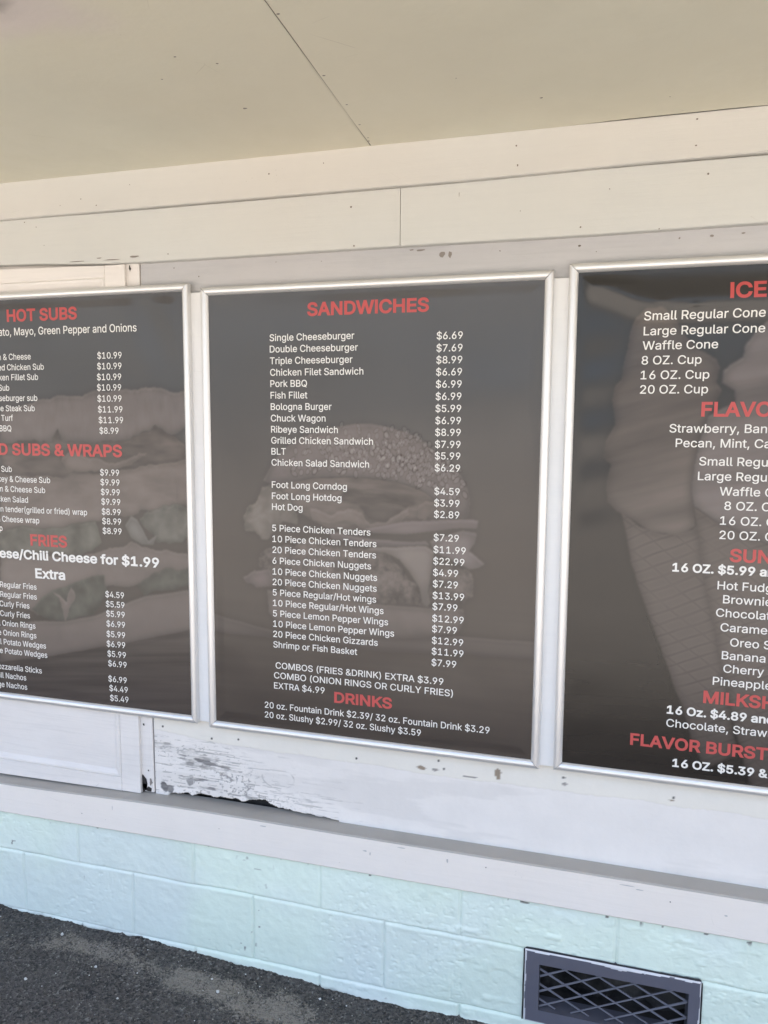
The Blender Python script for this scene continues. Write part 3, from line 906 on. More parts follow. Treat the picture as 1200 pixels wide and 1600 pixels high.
# ------------------------------------------------------------------ lettering
# outlines of the letters: character, advance, bezier rings (left handle, point, right handle)
GLYPHS = '''\
A	480	39 0 16 0 78 170 140 339 201 509 226 509 251 509 276 509 338 339 401 170 463 0 440 0 418 0 395 0 359 101 323 202 287 302 281 321 273 344 264 372 255 400 245 435 232 478 236 478 241 478 245 478 233 435 222 399 213 371 204 343 196 320 191 302 155 202 120 101 85 0 62 0|197 142 110 142 110 161 110 180 110 199 197 199 283 199 370 199 370 180 370 161 370 142 283 142
B	456	122 0 60 0 60 170 60 339 60 509 120 509 181 509 241 509 276 509 306 503 329 491 352 479 369 462 381 442 392 422 398 399 398 374 398 352 394 334 387 320 379 306 369 294 356 286 344 277 330 271 315 267 315 265 315 264 315 262 331 261 347 255 363 245 379 235 392 221 402 203 413 185 418 163 418 136 418 111 412 87 400 67 388 46 370 30 344 18 319 6 287 0 247 0 184 0|125 115 125 57 165 57 205 57 245 57 284 57 313 65 330 80 347 95 355 114 355 137 355 154 351 170 342 184 334 198 321 209 306 218 290 227 271 231 248 231 207 231 166 231 125 231 125 173|125 341 125 285 162 285 200 285 238 285 257 285 273 289 288 296 303 303 315 313 323 326 332 339 336 355 336 372 336 395 328 414 313 429 297 444 273 452 240 452 202 452 163 452 125 452 125 396
C	510	293 -7 267 -7 223 -7 184 4 150 25 116 46 89 76 70 115 50 154 40 201 40 254 40 308 50 354 70 393 89 432 116 462 150 484 184 505 223 516 267 516 293 516 317 512 340 504 363 497 384 486 402 471 420 457 436 439 448 418 460 398 468 374 473 348 451 348 430 348 408 348 404 366 398 381 389 395 381 408 370 419 357 428 345 438 331 444 315 449 300 454 284 456 267 456 236 456 208 448 184 432 159 417 139 394 125 364 111 334 103 297 103 254 103 211 111 175 125 145 140 115 159 92 184 76 209 61 236 53 267 53 284 53 300 55 315 60 331 65 345 71 357 81 370 90 381 101 389 114 398 128 404 143 408 160 430 160 451 160 473 160 469 135 460 111 448 91 436 70 421 52 402 38 384 23 363 12 341 5 318 -3
D	502	271 0 219 0 178 0 137 0 96 0 96 19 96 38 96 57 136 57 175 57 215 57 256 57 291 65 318 81 345 97 366 119 379 149 392 179 399 214 399 255 399 296 392 331 379 361 366 390 346 412 320 428 293 444 260 452 221 452 178 452 136 452 93 452 93 471 93 490 93 509 137 509 181 509 225 509 275 509 317 499 353 478 388 458 415 429 433 391 452 353 462 308 462 255 462 202 452 157 433 119 414 81 387 51 351 31 314 10|103 509 125 509 125 339 125 170 125 0 103 0 82 0 60 0 60 170 60 339 60 509 82 509
E	419	165 0 60 0 60 170 60 339 60 509 164 509 268 509 372 509 372 490 372 471 372 452 290 452 207 452 125 452 125 396 125 341 125 286 202 286 278 286 355 286 355 267 355 248 355 229 278 229 202 229 125 229 125 172 125 114 125 57 208 57 292 57 375 57 375 38 375 19 375 0 270 0
F	410	82 0 60 0 60 170 60 339 60 509 163 509 266 509 369 509 369 490 369 471 369 452 288 452 206 452 125 452 125 394 125 336 125 278 198 278 272 278 346 278 346 259 346 240 346 221 272 221 198 221 125 221 125 147 125 74 125 0 103 0
G	520	309 -7 269 -7 223 -7 184 4 149 25 115 46 88 77 69 116 50 155 40 201 40 254 40 308 50 354 69 393 88 432 115 462 149 484 183 505 221 516 265 516 292 516 317 512 340 504 364 496 385 484 403 469 422 454 437 437 449 416 461 396 470 373 474 349 452 349 430 349 408 349 403 365 396 380 387 393 379 406 368 417 356 427 344 436 330 444 315 448 300 453 283 456 265 456 235 456 208 448 183 432 159 417 139 394 125 364 111 334 103 297 103 254 103 211 111 175 125 145 140 115 159 92 184 76 209 61 237 53 269 53 297 53 323 59 345 71 367 83 384 101 396 123 409 146 415 172 415 202 421 201 428 200 434 199 384 199 333 199 283 199 283 218 283 237 283 256 348 256 413 256 478 256 478 237 478 219 478 200 478 158 469 122 451 91 433 60 408 36 377 19 345 2
H	517	82 0 60 0 60 170 60 339 60 509 82 509 103 509 125 509 125 435 125 362 125 289 214 289 303 289 392 289 392 362 392 435 392 509 414 509 435 509 457 509 457 339 457 170 457 0 435 0 414 0 392 0 392 77 392 155 392 232 303 232 214 232 125 232 125 155 125 77 125 0 103 0
I	182	81 0 60 0 60 170 60 339 60 509 81 509 101 509 122 509 122 339 122 170 122 0 101 0
K	467	146 189 104 145 104 169 104 193 104 216 116 232 128 247 139 261 151 275 162 290 174 303 187 317 199 331 212 344 262 399 313 454 364 509 392 509 420 509 448 509 376 431 304 353 231 276 230 276 229 276 228 276 187 233|82 0 60 0 60 170 60 339 60 509 82 509 103 509 125 509 125 451 125 392 125 334 124 298 124 261 124 225 124 214 124 204 125 193 125 129 125 64 125 0 103 0|398 0 372 0 311 86 249 173 188 259 201 276 215 293 228 309 302 206 375 103 449 0 423 0
L	393	160 0 60 0 60 170 60 339 60 509 82 509 103 509 125 509 125 358 125 208 125 57 203 57 282 57 361 57 361 38 361 19 361 0 261 0
M	628	81 0 60 0 60 170 60 339 60 509 91 509 121 509 152 509 193 402 235 294 277 187 280 180 284 170 287 159 291 148 295 136 299 123 303 110 307 97 311 84 315 71 319 59 322 49 317 49 312 49 307 49 310 59 314 70 318 83 322 95 326 108 330 121 334 134 338 147 342 158 346 170 349 179 352 187 394 294 435 402 476 509 507 509 537 509 568 509 568 339 568 170 568 0 547 0 525 0 504 0 504 97 504 194 504 291 504 302 504 314 504 327 505 340 505 354 505 369 505 383 506 398 506 413 506 428 507 443 507 457 509 457 511 457 513 457 508 441 503 426 498 409 492 393 487 378 482 363 477 348 472 334 467 322 463 309 459 299 456 291 418 194 380 97 342 0 323 0 305 0 286 0 248 97 209 194 170 291 167 299 163 309 159 321 155 333 150 346 145 361 140 376 135 391 129 408 124 424 118 441 112 457 114 457 117 457 119 457 119 444 120 431 120 416 120 401 121 387 121 372 121 357 121 342 122 328 122 315 122 302 122 291 122 194 122 97 122 0 101 0
N	523	82 0 60 0 60 170 60 339 60 509 85 509 111 509 136 509 205 400 274 291 343 183 349 174 355 164 363 151 370 138 379 123 388 107 396 90 405 73 414 55 411 55 408 54 405 54 403 72 401 90 401 108 400 126 399 142 399 157 399 172 399 185 399 195 399 300 399 404 399 509 420 509 442 509 463 509 463 339 463 170 463 0 438 0 412 0 387 0 325 97 264 193 202 290 194 303 186 316 177 331 169 345 159 362 148 381 137 400 123 424 108 452 111 453 115 453 119 454 120 428 121 405 122 384 123 362 124 344 124 328 125 312 125 300 125 291 125 194 125 97 125 0 103 0
O	533	311 -7 267 -7 223 -7 184 4 150 25 116 46 90 76 70 115 50 154 40 201 40 254 40 308 50 354 70 393 90 432 116 462 150 484 184 505 223 516 267 516 311 516 350 505 384 484 418 462 444 432 464 393 483 354 493 308 493 254 493 201 483 154 464 115 444 76 418 46 384 25 350 4|236 53 267 53 297 53 325 61 349 76 374 91 394 114 408 144 423 174 430 211 430 254 430 298 423 335 408 365 394 395 374 417 349 433 325 448 297 456 267 456 236 456 209 448 184 433 159 417 140 394 125 364 111 334 103 297 103 254 103 211 111 174 125 144 140 114 159 92 184 76 209 61
P	445	82 0 60 0 60 170 60 339 60 509 118 509 177 509 235 509 274 509 307 502 332 487 358 473 377 454 390 430 402 405 409 378 409 348 409 317 402 290 390 265 377 241 358 222 332 207 307 193 274 186 235 186 193 186 151 186 109 186 109 205 109 224 109 242 150 242 191 242 233 242 259 242 281 247 297 256 313 265 325 278 333 294 341 310 344 328 344 348 344 368 341 386 333 402 325 417 313 430 297 439 280 448 259 452 232 452 196 452 160 452 125 452 125 301 125 151 125 0 103 0
Q	533	274 121 245 159 268 159 290 159 313 159 332 134 351 109 369 85 374 78 379 71 384 65 412 27 440 -10 468 -48 446 -48 423 -48 401 -48 382 -23 364 2 346 27 341 33 336 39 331 46 302 84|311 -7 267 -7 223 -7 184 4 150 25 116 46 90 76 70 115 50 154 40 201 40 254 40 308 50 354 70 393 90 432 116 462 150 484 184 505 223 516 267 516 311 516 350 505 384 484 418 462 444 432 464 393 483 354 493 308 493 254 493 201 483 154 464 115 444 76 418 46 384 25 350 4|236 53 267 53 297 53 325 61 349 76 374 91 394 114 408 144 423 174 430 211 430 254 430 298 423 335 408 365 394 395 374 417 349 433 325 448 297 456 267 456 236 456 209 448 184 433 159 417 140 394 125 364 111 334 103 297 103 254 103 211 111 174 125 144 140 114 159 92 184 76 209 61
R	449	82 0 60 0 60 170 60 339 60 509 119 509 177 509 236 509 275 509 307 502 333 489 359 475 378 457 390 433 403 410 409 382 409 352 409 321 403 295 390 271 378 248 359 230 333 217 307 204 275 198 236 198 189 198 143 198 96 198 96 217 96 236 96 255 142 255 188 255 234 255 260 255 281 259 298 267 314 275 326 286 334 300 341 315 345 332 345 352 345 372 341 390 334 405 326 420 314 431 298 440 281 448 259 452 233 452 197 452 161 452 125 452 125 301 125 151 125 0 103 0|378 0 353 0 312 76 271 153 230 229 254 229 279 229 303 229 344 153 386 76 428 0 403 0
S	447	263 -9 224 -9 187 -9 155 -3 128 9 100 21 79 38 64 60 49 82 40 107 38 137 60 137 82 137 104 137 106 117 112 101 123 88 134 75 149 65 166 59 184 52 203 49 224 49 247 49 268 53 286 60 304 68 319 78 329 92 340 105 346 121 346 139 346 155 341 169 332 179 323 189 311 198 296 205 281 211 264 217 245 222 224 228 204 234 184 239 142 251 109 268 86 289 63 311 52 339 52 372 52 401 60 426 75 448 90 469 111 486 138 498 164 510 194 516 227 516 261 516 290 510 316 498 342 486 362 469 377 449 392 428 400 404 401 378 380 378 358 378 337 378 335 403 323 423 302 437 281 451 256 459 225 459 203 459 184 455 167 448 151 441 138 431 129 418 120 406 115 391 115 376 115 358 120 344 131 334 142 323 154 314 169 308 184 302 199 297 212 293 230 289 247 284 264 279 279 275 295 270 312 264 328 257 344 248 359 238 373 227 385 214 395 198 404 181 408 162 408 139 408 111 401 86 386 64 372 41 351 24 323 11 296 -2
T	449	85 452 32 452 32 471 32 490 32 509 160 509 288 509 417 509 417 490 417 471 417 452 363 452 310 452 257 452 257 301 257 151 257 0 235 0 214 0 193 0 193 151 193 301 193 452 139 452
U	517	299 -8 259 -8 219 -8 184 0 154 15 124 31 101 53 85 80 68 107 60 138 60 173 60 285 60 397 60 509 81 509 103 509 124 509 124 399 124 288 124 178 124 154 130 132 141 113 152 94 167 79 187 68 207 57 231 52 259 52 287 52 311 57 331 68 351 79 366 94 377 113 387 132 393 154 393 178 393 288 393 399 393 509 414 509 436 509 457 509 457 397 457 285 457 173 457 138 449 107 433 80 416 53 393 31 363 15 334 0
V	480	229 0 204 0 141 170 79 339 16 509 39 509 62 509 84 509 120 408 156 307 192 206 198 189 206 166 215 137 224 109 235 73 248 31 243 31 239 31 235 31 247 74 258 110 267 138 276 166 284 189 290 206 325 307 360 408 395 509 417 509 440 509 463 509 401 339 340 170 278 0 253 0
W	686	180 0 155 0 109 170 63 339 16 509 38 509 60 509 82 509 109 404 136 300 163 196 168 179 172 163 175 145 179 128 183 111 187 94 190 76 194 58 197 40 194 40 192 40 189 40 193 58 196 76 200 94 203 111 207 128 211 145 215 163 220 179 224 196 251 300 279 404 306 509 331 509 355 509 380 509 407 404 434 300 462 196 466 179 470 163 474 145 478 128 482 111 486 94 490 76 494 58 497 40 494 40 491 40 488 40 492 58 495 76 499 94 502 111 506 128 510 145 515 163 519 179 523 196 550 300 576 404 603 509 625 509 647 509 670 509 623 339 577 170 530 0 505 0 480 0 455 0 426 108 397 215 368 323 362 344 357 367 351 391 346 416 341 444 336 475 341 475 345 475 350 475 345 445 340 419 335 395 330 371 324 347 318 323 289 215 260 108 230 0 205 0
Z	438	161 0 42 0 42 15 42 31 42 46 119 159 196 272 273 385 284 400 295 415 306 431 318 446 329 461 341 476 343 469 346 461 348 454 327 453 306 453 285 452 264 452 244 452 223 452 162 452 101 452 40 452 40 471 40 490 40 509 159 509 278 509 397 509 397 493 397 477 397 462 321 351 245 240 169 129 158 113 146 97 134 81 122 65 110 49 97 33 95 40 93 47 90 54 111 55 132 56 152 57 173 57 193 57 214 57 276 57 338 57 399 57 399 38 399 19 399 0 280 0
X	474	43 0 18 0 84 95 151 190 217 284 217 268 217 252 217 236 155 327 92 418 29 509 54 509 79 509 104 509 129 473 153 437 178 400 188 385 197 372 204 361 211 350 217 340 223 329 229 318 236 306 243 292 240 292 236 292 232 292 239 306 246 318 252 329 258 339 264 350 272 361 279 372 288 385 298 400 323 437 348 473 374 509 398 509 422 509 446 509 384 419 321 329 259 239 259 255 259 271 259 287 324 191 390 96 456 0 431 0 406 0 382 0 352 43 322 86 292 129 283 143 275 155 268 165 262 175 256 185 250 195 244 206 238 217 230 231 235 231 240 231 244 231 238 218 231 207 225 196 219 186 213 176 206 166 199 155 191 143 182 129 152 86 122 43 91 0 67 0
Y	472	225 0 203 0 203 69 203 139 203 208 141 308 79 409 16 509 41 509 66 509 91 509 125 454 159 399 192 344 203 326 213 309 222 292 231 275 240 255 250 230 241 230 232 230 224 230 233 255 242 276 251 293 260 310 270 327 280 344 314 399 347 454 381 509 406 509 430 509 455 509 393 409 330 308 268 208 268 139 268 69 268 0 247 0
a	389	182 -9 160 -9 136 -9 114 -4 94 5 75 14 59 27 48 45 36 62 30 83 30 108 30 130 35 147 43 161 52 175 63 185 78 193 92 201 108 207 125 211 143 215 160 218 178 220 201 223 219 225 234 227 248 228 258 231 265 235 272 239 276 245 276 255 276 255 276 256 276 257 276 272 273 286 267 297 261 308 252 316 240 322 228 328 213 331 196 331 178 331 162 328 149 322 136 317 126 309 118 301 110 292 104 283 100 274 80 280 61 285 41 291 50 314 62 332 79 346 95 360 113 369 133 375 153 381 173 384 194 384 208 384 223 383 239 379 255 376 271 370 286 360 301 351 313 338 322 320 332 303 337 280 337 251 337 168 337 84 337 0 317 0 297 0 277 0 277 17 277 35 277 52 275 52 274 52 272 52 268 43 261 34 252 25 243 15 230 7 215 1 200 -5|155 45 170 45 193 45 212 50 228 59 243 68 255 79 263 93 271 107 276 122 276 138 276 155 276 173 276 190 273 187 268 184 259 182 251 180 242 178 231 176 221 174 210 172 200 171 190 170 182 169 175 168 161 166 147 163 134 159 121 154 111 148 103 139 96 131 92 119 92 105 92 92 95 81 102 72 109 63 118 57 130 52 142 48
b	424	261 -8 229 -8 206 -8 187 -4 172 4 158 12 146 21 138 31 129 42 123 51 118 59 116 59 114 59 112 59 112 39 112 20 112 0 92 0 72 0 53 0 53 170 53 339 53 509 73 509 93 509 114 509 114 446 114 382 114 319 115 319 117 319 118 319 123 327 129 336 137 346 145 356 157 365 171 373 186 381 205 384 229 384 261 384 289 376 313 361 337 345 356 322 370 293 383 263 390 229 390 189 390 149 383 114 370 84 356 55 337 32 313 16 289 0|197 47 220 47 244 47 263 53 279 66 295 78 308 95 316 117 324 138 328 162 328 189 328 216 324 240 316 261 308 282 296 299 280 311 264 324 244 330 220 330 197 330 177 324 161 312 145 300 133 284 125 263 117 242 113 217 113 189 113 161 117 136 125 115 133 94 146 77 162 65 178 53
c	396	226 -8 207 -8 173 -8 143 0 117 16 91 33 71 56 56 85 41 114 34 149 34 187 34 227 41 262 56 291 71 321 91 343 117 360 143 376 173 384 207 384 226 384 243 382 260 377 276 372 292 365 305 356 319 347 330 335 340 322 350 309 357 294 362 277 342 272 322 267 303 262 300 272 296 281 290 289 285 297 278 305 270 311 262 317 253 322 242 325 232 328 220 330 207 330 182 330 161 323 145 310 129 297 116 280 108 258 100 237 96 213 96 187 96 162 100 139 108 117 116 96 129 79 145 66 161 53 182 46 207 46 220 46 232 48 243 52 253 55 263 60 271 66 279 72 286 80 292 89 297 97 301 107 304 117 324 112 343 107 363 102 358 85 351 70 341 56 332 43 320 31 306 21 293 12 277 4 261 -1 244 -6
d	424	219 -8 195 -8 164 -8 136 0 111 16 87 32 68 55 55 84 41 114 34 149 34 189 34 229 41 263 55 293 69 322 88 345 112 361 136 376 164 384 196 384 219 384 238 381 253 373 268 365 279 356 287 346 296 336 302 327 306 319 308 319 309 319 311 319 311 382 311 446 311 509 331 509 351 509 372 509 372 339 372 170 372 0 352 0 332 0 313 0 313 20 313 39 313 59 311 59 309 59 307 59 302 51 295 42 287 31 278 21 267 12 252 4 238 -4|181 47 205 47 227 47 247 53 263 65 279 77 291 94 299 115 308 136 312 161 312 189 312 217 308 242 300 263 292 284 279 300 263 312 247 324 228 330 205 330 181 330 161 324 145 311 129 299 116 282 108 261 100 240 96 216 96 189 96 162 100 138 109 117 117 95 129 78 145 66 161 53
e	404	238 -8 212 -8 175 -8 143 0 117 16 90 33 70 56 56 85 41 114 34 148 34 187 34 226 41 260 55 290 69 319 89 343 115 359 141 376 171 384 205 384 226 384 246 381 266 374 285 367 303 356 319 341 335 326 348 306 357 282 366 258 371 228 371 194 371 186 371 178 371 169 272 169 174 169 75 169 75 187 75 204 75 221 163 221 250 221 338 221 329 215 319 208 310 202 310 227 306 249 298 269 290 288 278 303 263 314 247 325 228 330 205 330 182 330 163 325 146 313 130 302 118 288 109 270 100 251 96 232 96 211 96 200 96 189 96 178 96 150 101 126 110 106 120 87 134 72 151 61 168 51 189 46 212 46 228 46 241 48 254 53 266 57 277 64 285 73 294 82 301 93 306 105 325 101 345 96 365 91 359 71 349 54 335 39 321 24 303 13 283 4 262 -4
f	254	154 379 228 379 228 362 228 344 228 327 154 327 80 327 6 327 6 344 6 362 6 379 80 379|101 0 81 0 81 144 81 288 81 432 81 453 86 471 96 486 106 500 119 511 135 519 152 526 169 530 187 530 201 530 213 529 222 527 232 525 238 523 243 521 238 503 233 486 227 468 224 470 220 471 215 472 210 473 203 474 195 474 176 474 163 469 154 460 146 451 142 437 142 419 142 279 142 140 142 0 121 0
g	425	238 -151 207 -151 179 -151 155 -147 134 -140 113 -132 96 -123 82 -110 69 -98 58 -84 51 -69 67 -60 84 -50 101 -41 107 -49 113 -57 122 -66 130 -75 141 -82 154 -88 168 -94 186 -97 207 -97 238 -97 263 -90 282 -75 302 -60 311 -37 311 -6 311 19 311 44 311 68 310 68 308 68 306 68 301 60 295 51 287 41 278 32 267 23 252 16 238 8 219 5 195 5 164 5 137 12 113 27 88 41 69 62 55 90 41 118 34 152 34 191 34 230 41 264 55 293 69 322 88 345 112 361 137 376 165 384 196 384 220 384 239 381 253 373 268 365 280 356 288 346 297 336 303 327 308 319 309 319 311 319 313 319 313 339 313 359 313 379 333 379 353 379 372 379 372 250 372 121 372 -9 372 -42 365 -69 350 -90 335 -111 316 -126 291 -136 266 -146|181 59 205 59 228 59 248 64 264 75 280 86 292 101 300 121 308 141 312 165 312 193 312 220 308 243 300 264 292 284 280 301 264 312 248 324 228 330 205 330 181 330 161 324 145 312 129 299 117 283 109 262 100 242 96 219 96 193 96 166 100 143 109 123 117 103 129 87 145 76 162 65
h	410	114 249 114 227 114 151 114 76 114 0 93 0 73 0 53 0 53 170 53 339 53 509 73 509 93 509 114 509 114 435 114 361 114 287 110 287 106 287 102 287 114 322 131 347 152 362 174 377 199 384 227 384 253 384 276 379 295 369 315 358 330 342 341 321 352 299 357 273 357 240 357 160 357 80 357 0 337 0 316 0 296 0 296 78 296 157 296 235 296 265 288 288 273 304 258 321 237 329 210 329 192 329 175 325 161 317 146 309 135 298 126 283 118 267
i	167	73 0 53 0 53 126 53 253 53 379 73 379 93 379 114 379 114 253 114 126 114 0 93 0|95 443 84 443 72 443 62 447 54 455 45 462 41 472 41 483 41 494 45 504 54 512 62 520 72 524 84 524 95 524 106 520 114 512 122 504 126 494 126 483 126 472 122 462 114 455 106 447
j	167	53 243 53 379 73 379 93 379 114 379 114 243 114 106 114 -30 114 -53 110 -73 102 -90 93 -107 81 -120 65 -129 48 -138 28 -143 4 -143 -1 -143 -5 -143 -10 -143 -10 -124 -10 -105 -10 -87 -6 -87 -2 -87 2 -87 20 -87 32 -82 40 -72 49 -62 53 -48 53 -29 53 107|95 443 83 443 72 443 62 447 53 455 45 462 41 472 41 483 41 494 45 504 53 512 62 520 72 524 83 524 95 524 105 520 114 512 122 504 126 494 126 483 126 472 122 462 114 455 105 447
k	381	132 158 110 137 110 162 110 187 110 212 113 212 117 212 121 212 175 268 230 323 284 379 310 379 335 379 360 379 301 319 243 259 184 199 182 199 179 199 177 199 155 178|73 0 53 0 53 170 53 339 53 509 73 509 93 509 114 509 114 339 114 170 114 0 93 0|320 0 294 0 245 62 197 124 148 186 162 200 177 214 191 229 252 152 312 76 372 0 346 0
l	189	147 -2 139 -2 110 -2 88 5 74 20 60 35 53 57 53 84 53 226 53 367 53 509 73 509 93 509 114 509 114 372 114 235 114 99 114 81 116 69 120 62 125 55 133 52 146 52 152 52 157 52 160 53 164 53 167 54 170 54 173 37 177 20 181 3 175 1 169 0 162 -1 154 -2
m	610	73 0 53 0 53 126 53 253 53 379 72 379 92 379 112 379 112 351 112 323 112 295 111 295 109 295 108 295 113 316 121 332 132 346 144 359 157 369 172 376 187 383 203 386 219 386 247 386 270 378 287 361 305 344 316 322 321 295 318 295 315 295 312 295 317 313 325 329 337 343 349 357 364 367 381 375 398 382 416 386 437 386 459 386 479 381 497 372 515 362 530 348 541 328 551 309 557 285 557 255 557 170 557 85 557 0 536 0 516 0 496 0 496 85 496 169 496 254 496 281 488 301 473 313 457 325 439 330 419 330 402 330 387 327 374 320 362 313 352 303 345 290 339 278 335 263 335 247 335 165 335 82 335 0 315 0 295 0 274 0 274 87 274 173 274 260 274 281 267 298 253 311 239 324 221 330 199 330 185 330 171 327 158 320 144 313 134 303 126 289 118 276 114 258 114 238 114 159 114 79 114 0 93 0
n	410	114 249 114 227 114 151 114 76 114 0 93 0 73 0 53 0 53 126 53 253 53 379 72 379 92 379 112 379 112 349 112 318 112 287 109 287 106 287 102 287 114 322 131 347 152 362 174 377 199 384 227 384 253 384 276 379 295 369 314 358 330 342 341 321 352 299 357 273 357 240 357 160 357 80 357 0 337 0 316 0 296 0 296 78 296 157 296 235 296 265 288 288 273 304 258 321 237 329 210 329 192 329 175 325 161 317 146 309 135 298 126 283 118 267
o	415	242 -8 207 -8 173 -8 143 0 117 16 91 33 71 56 56 85 41 114 34 149 34 187 34 227 41 262 56 291 71 321 91 343 117 360 143 376 173 384 207 384 242 384 273 376 299 360 325 343 345 321 359 291 374 262 381 227 381 187 381 149 374 114 359 85 345 56 325 33 299 16 273 0|182 46 207 46 233 46 254 53 270 66 287 79 299 96 307 117 315 139 319 162 319 187 319 213 315 236 307 258 299 280 287 297 270 310 254 323 233 330 207 330 182 330 161 323 145 310 129 297 116 280 108 258 100 237 96 213 96 187 96 162 100 139 108 117 116 96 129 79 145 66 161 53
p	424	73 -143 53 -143 53 31 53 205 53 379 72 379 92 379 112 379 112 359 112 339 112 319 114 319 116 319 118 319 123 327 129 336 137 346 145 356 157 365 171 373 186 381 205 384 229 384 261 384 289 376 313 361 337 345 356 322 370 293 383 263 390 229 390 189 390 149 383 114 370 84 356 55 337 32 313 16 289 0 261 -8 229 -8 206 -8 187 -4 173 4 158 12 146 21 138 31 130 42 123 51 118 59 117 59 115 59 114 59 114 -8 114 -76 114 -143 93 -143|197 47 220 47 244 47 263 53 279 66 295 78 308 95 316 117 324 138 328 162 328 189 328 216 324 240 316 261 308 282 296 299 280 311 264 324 244 330 220 330 197 330 177 324 161 312 145 300 133 284 125 263 117 242 113 217 113 189 113 161 117 136 125 115 133 94 146 77 162 65 178 53
q	424	372 31 372 -143 351 -143 331 -143 311 -143 311 -76 311 -8 311 59 309 59 308 59 306 59 302 51 295 42 287 31 278 21 267 12 252 4 238 -4 219 -8 195 -8 164 -8 136 0 111 16 87 32 68 55 55 84 41 114 34 149 34 189 34 229 41 263 55 293 69 322 88 345 112 361 136 376 164 384 196 384 219 384 238 381 253 373 268 365 279 356 287 346 296 336 302 327 307 319 309 319 311 319 313 319 313 339 313 359 313 379 332 379 352 379 372 379 372 205|181 47 205 47 227 47 247 53 263 65 279 77 291 94 299 115 308 136 312 161 312 189 312 217 308 242 300 263 292 284 279 300 263 312 247 324 228 330 205 330 181 330 161 324 145 311 129 299 116 282 108 261 100 240 96 216 96 189 96 162 100 138 109 117 117 95 129 78 145 66 161 53
r	259	73 0 53 0 53 126 53 253 53 379 72 379 92 379 112 379 112 360 112 340 112 321 113 321 114 321 115 321 122 340 135 355 152 367 170 379 190 385 213 385 218 385 223 385 229 384 235 384 240 384 243 384 243 363 243 343 243 322 242 323 237 323 230 324 223 325 215 326 207 326 189 326 173 322 159 315 145 307 134 297 126 284 118 270 114 255 114 237 114 158 114 79 114 0 93 0
s	365	211 -8 182 -8 156 -8 133 -4 112 3 92 11 75 23 62 38 49 53 40 72 36 94 55 98 74 102 94 107 99 86 109 70 124 60 139 50 158 45 181 45 208 45 229 51 244 62 260 74 268 87 268 103 268 116 263 127 254 136 245 144 231 151 212 155 191 160 170 165 149 170 115 178 89 191 72 208 55 225 47 247 47 274 47 296 53 315 65 332 77 348 94 361 115 370 136 380 160 384 187 384 213 384 235 380 254 372 272 365 287 353 299 339 310 325 319 309 324 290 305 286 287 281 268 277 263 292 255 304 243 316 230 327 212 333 187 333 165 333 146 327 131 317 116 306 109 293 109 277 109 263 114 252 124 243 134 235 150 228 172 223 191 218 210 214 229 209 264 201 290 188 306 171 323 154 331 133 331 107 331 84 325 64 312 47 300 30 282 16 260 6 237 -3
t	227	138 379 204 379 204 362 204 344 204 327 138 327 72 327 6 327 6 344 6 362 6 379 72 379|65 345 65 471 85 471 106 471 126 471 126 347 126 222 126 98 126 81 129 69 136 61 143 54 154 50 170 50 174 50 179 50 185 51 191 52 197 53 202 54 206 36 209 19 213 2 207 0 200 -2 192 -3 184 -4 176 -4 168 -4 136 -4 110 4 92 21 74 38 65 62 65 93 65 219
u	410	211 -5 182 -5 157 -5 134 0 115 11 95 21 80 37 69 59 58 80 53 107 53 139 53 219 53 299 53 379 73 379 93 379 114 379 114 301 114 222 114 144 114 114 121 91 137 75 152 58 173 50 200 50 218 50 235 54 249 62 264 70 275 81 283 97 292 112 296 131 296 153 296 228 296 304 296 379 316 379 337 379 357 379 357 253 357 126 357 0 337 0 318 0 298 0 298 31 298 61 298 92 301 92 304 92 307 92 295 57 279 32 257 17 235 2
v	389	184 0 163 0 114 126 66 253 17 379 40 379 62 379 84 379 111 305 138 230 165 155 174 132 181 110 187 87 193 64 199 42 206 21 198 21 191 21 184 21 191 42 197 64 203 87 209 110 216 132 224 155 251 230 278 305 305 379 327 379 349 379 371 379 323 253 275 126 226 0 205 0
w	567	158 0 138 0 99 126 61 253 23 379 44 379 66 379 87 379 103 324 118 269 133 214 140 191 147 165 154 137 161 108 168 76 175 41 172 41 168 41 165 41 172 75 179 106 186 135 193 163 199 190 206 214 221 269 237 324 252 379 273 379 295 379 316 379 332 324 347 269 362 214 368 190 375 164 382 136 388 107 395 76 402 41 399 41 395 41 391 41 399 75 406 107 413 135 420 164 427 190 434 214 449 269 465 324 480 379 502 379 523 379 545 379 506 253 468 126 429 0 409 0 389 0 368 0 352 57 335 114 319 172 314 189 309 207 305 225 300 243 295 261 291 280 286 299 281 318 277 338 281 338 286 338 291 338 286 319 281 299 277 280 272 261 267 243 263 225 258 206 253 189 248 172 231 114 215 57 199 0 178 0
x	379	44 0 21 0 71 73 121 145 171 218 171 202 171 187 171 171 124 240 76 310 29 379 52 379 76 379 100 379 116 355 132 330 147 306 160 287 170 270 179 253 188 237 198 221 207 206 197 206 186 206 175 206 185 221 194 237 202 253 211 270 221 287 233 306 249 330 266 355 282 379 305 379 328 379 352 379 304 309 256 239 209 169 209 184 209 199 209 214 258 143 308 71 358 0 334 0 310 0 287 0 268 28 249 57 231 85 219 103 209 120 200 136 191 152 182 167 173 182 183 182 194 182 205 182 195 167 186 152 178 136 170 120 160 103 148 85 129 57 110 28 91 0 68 0
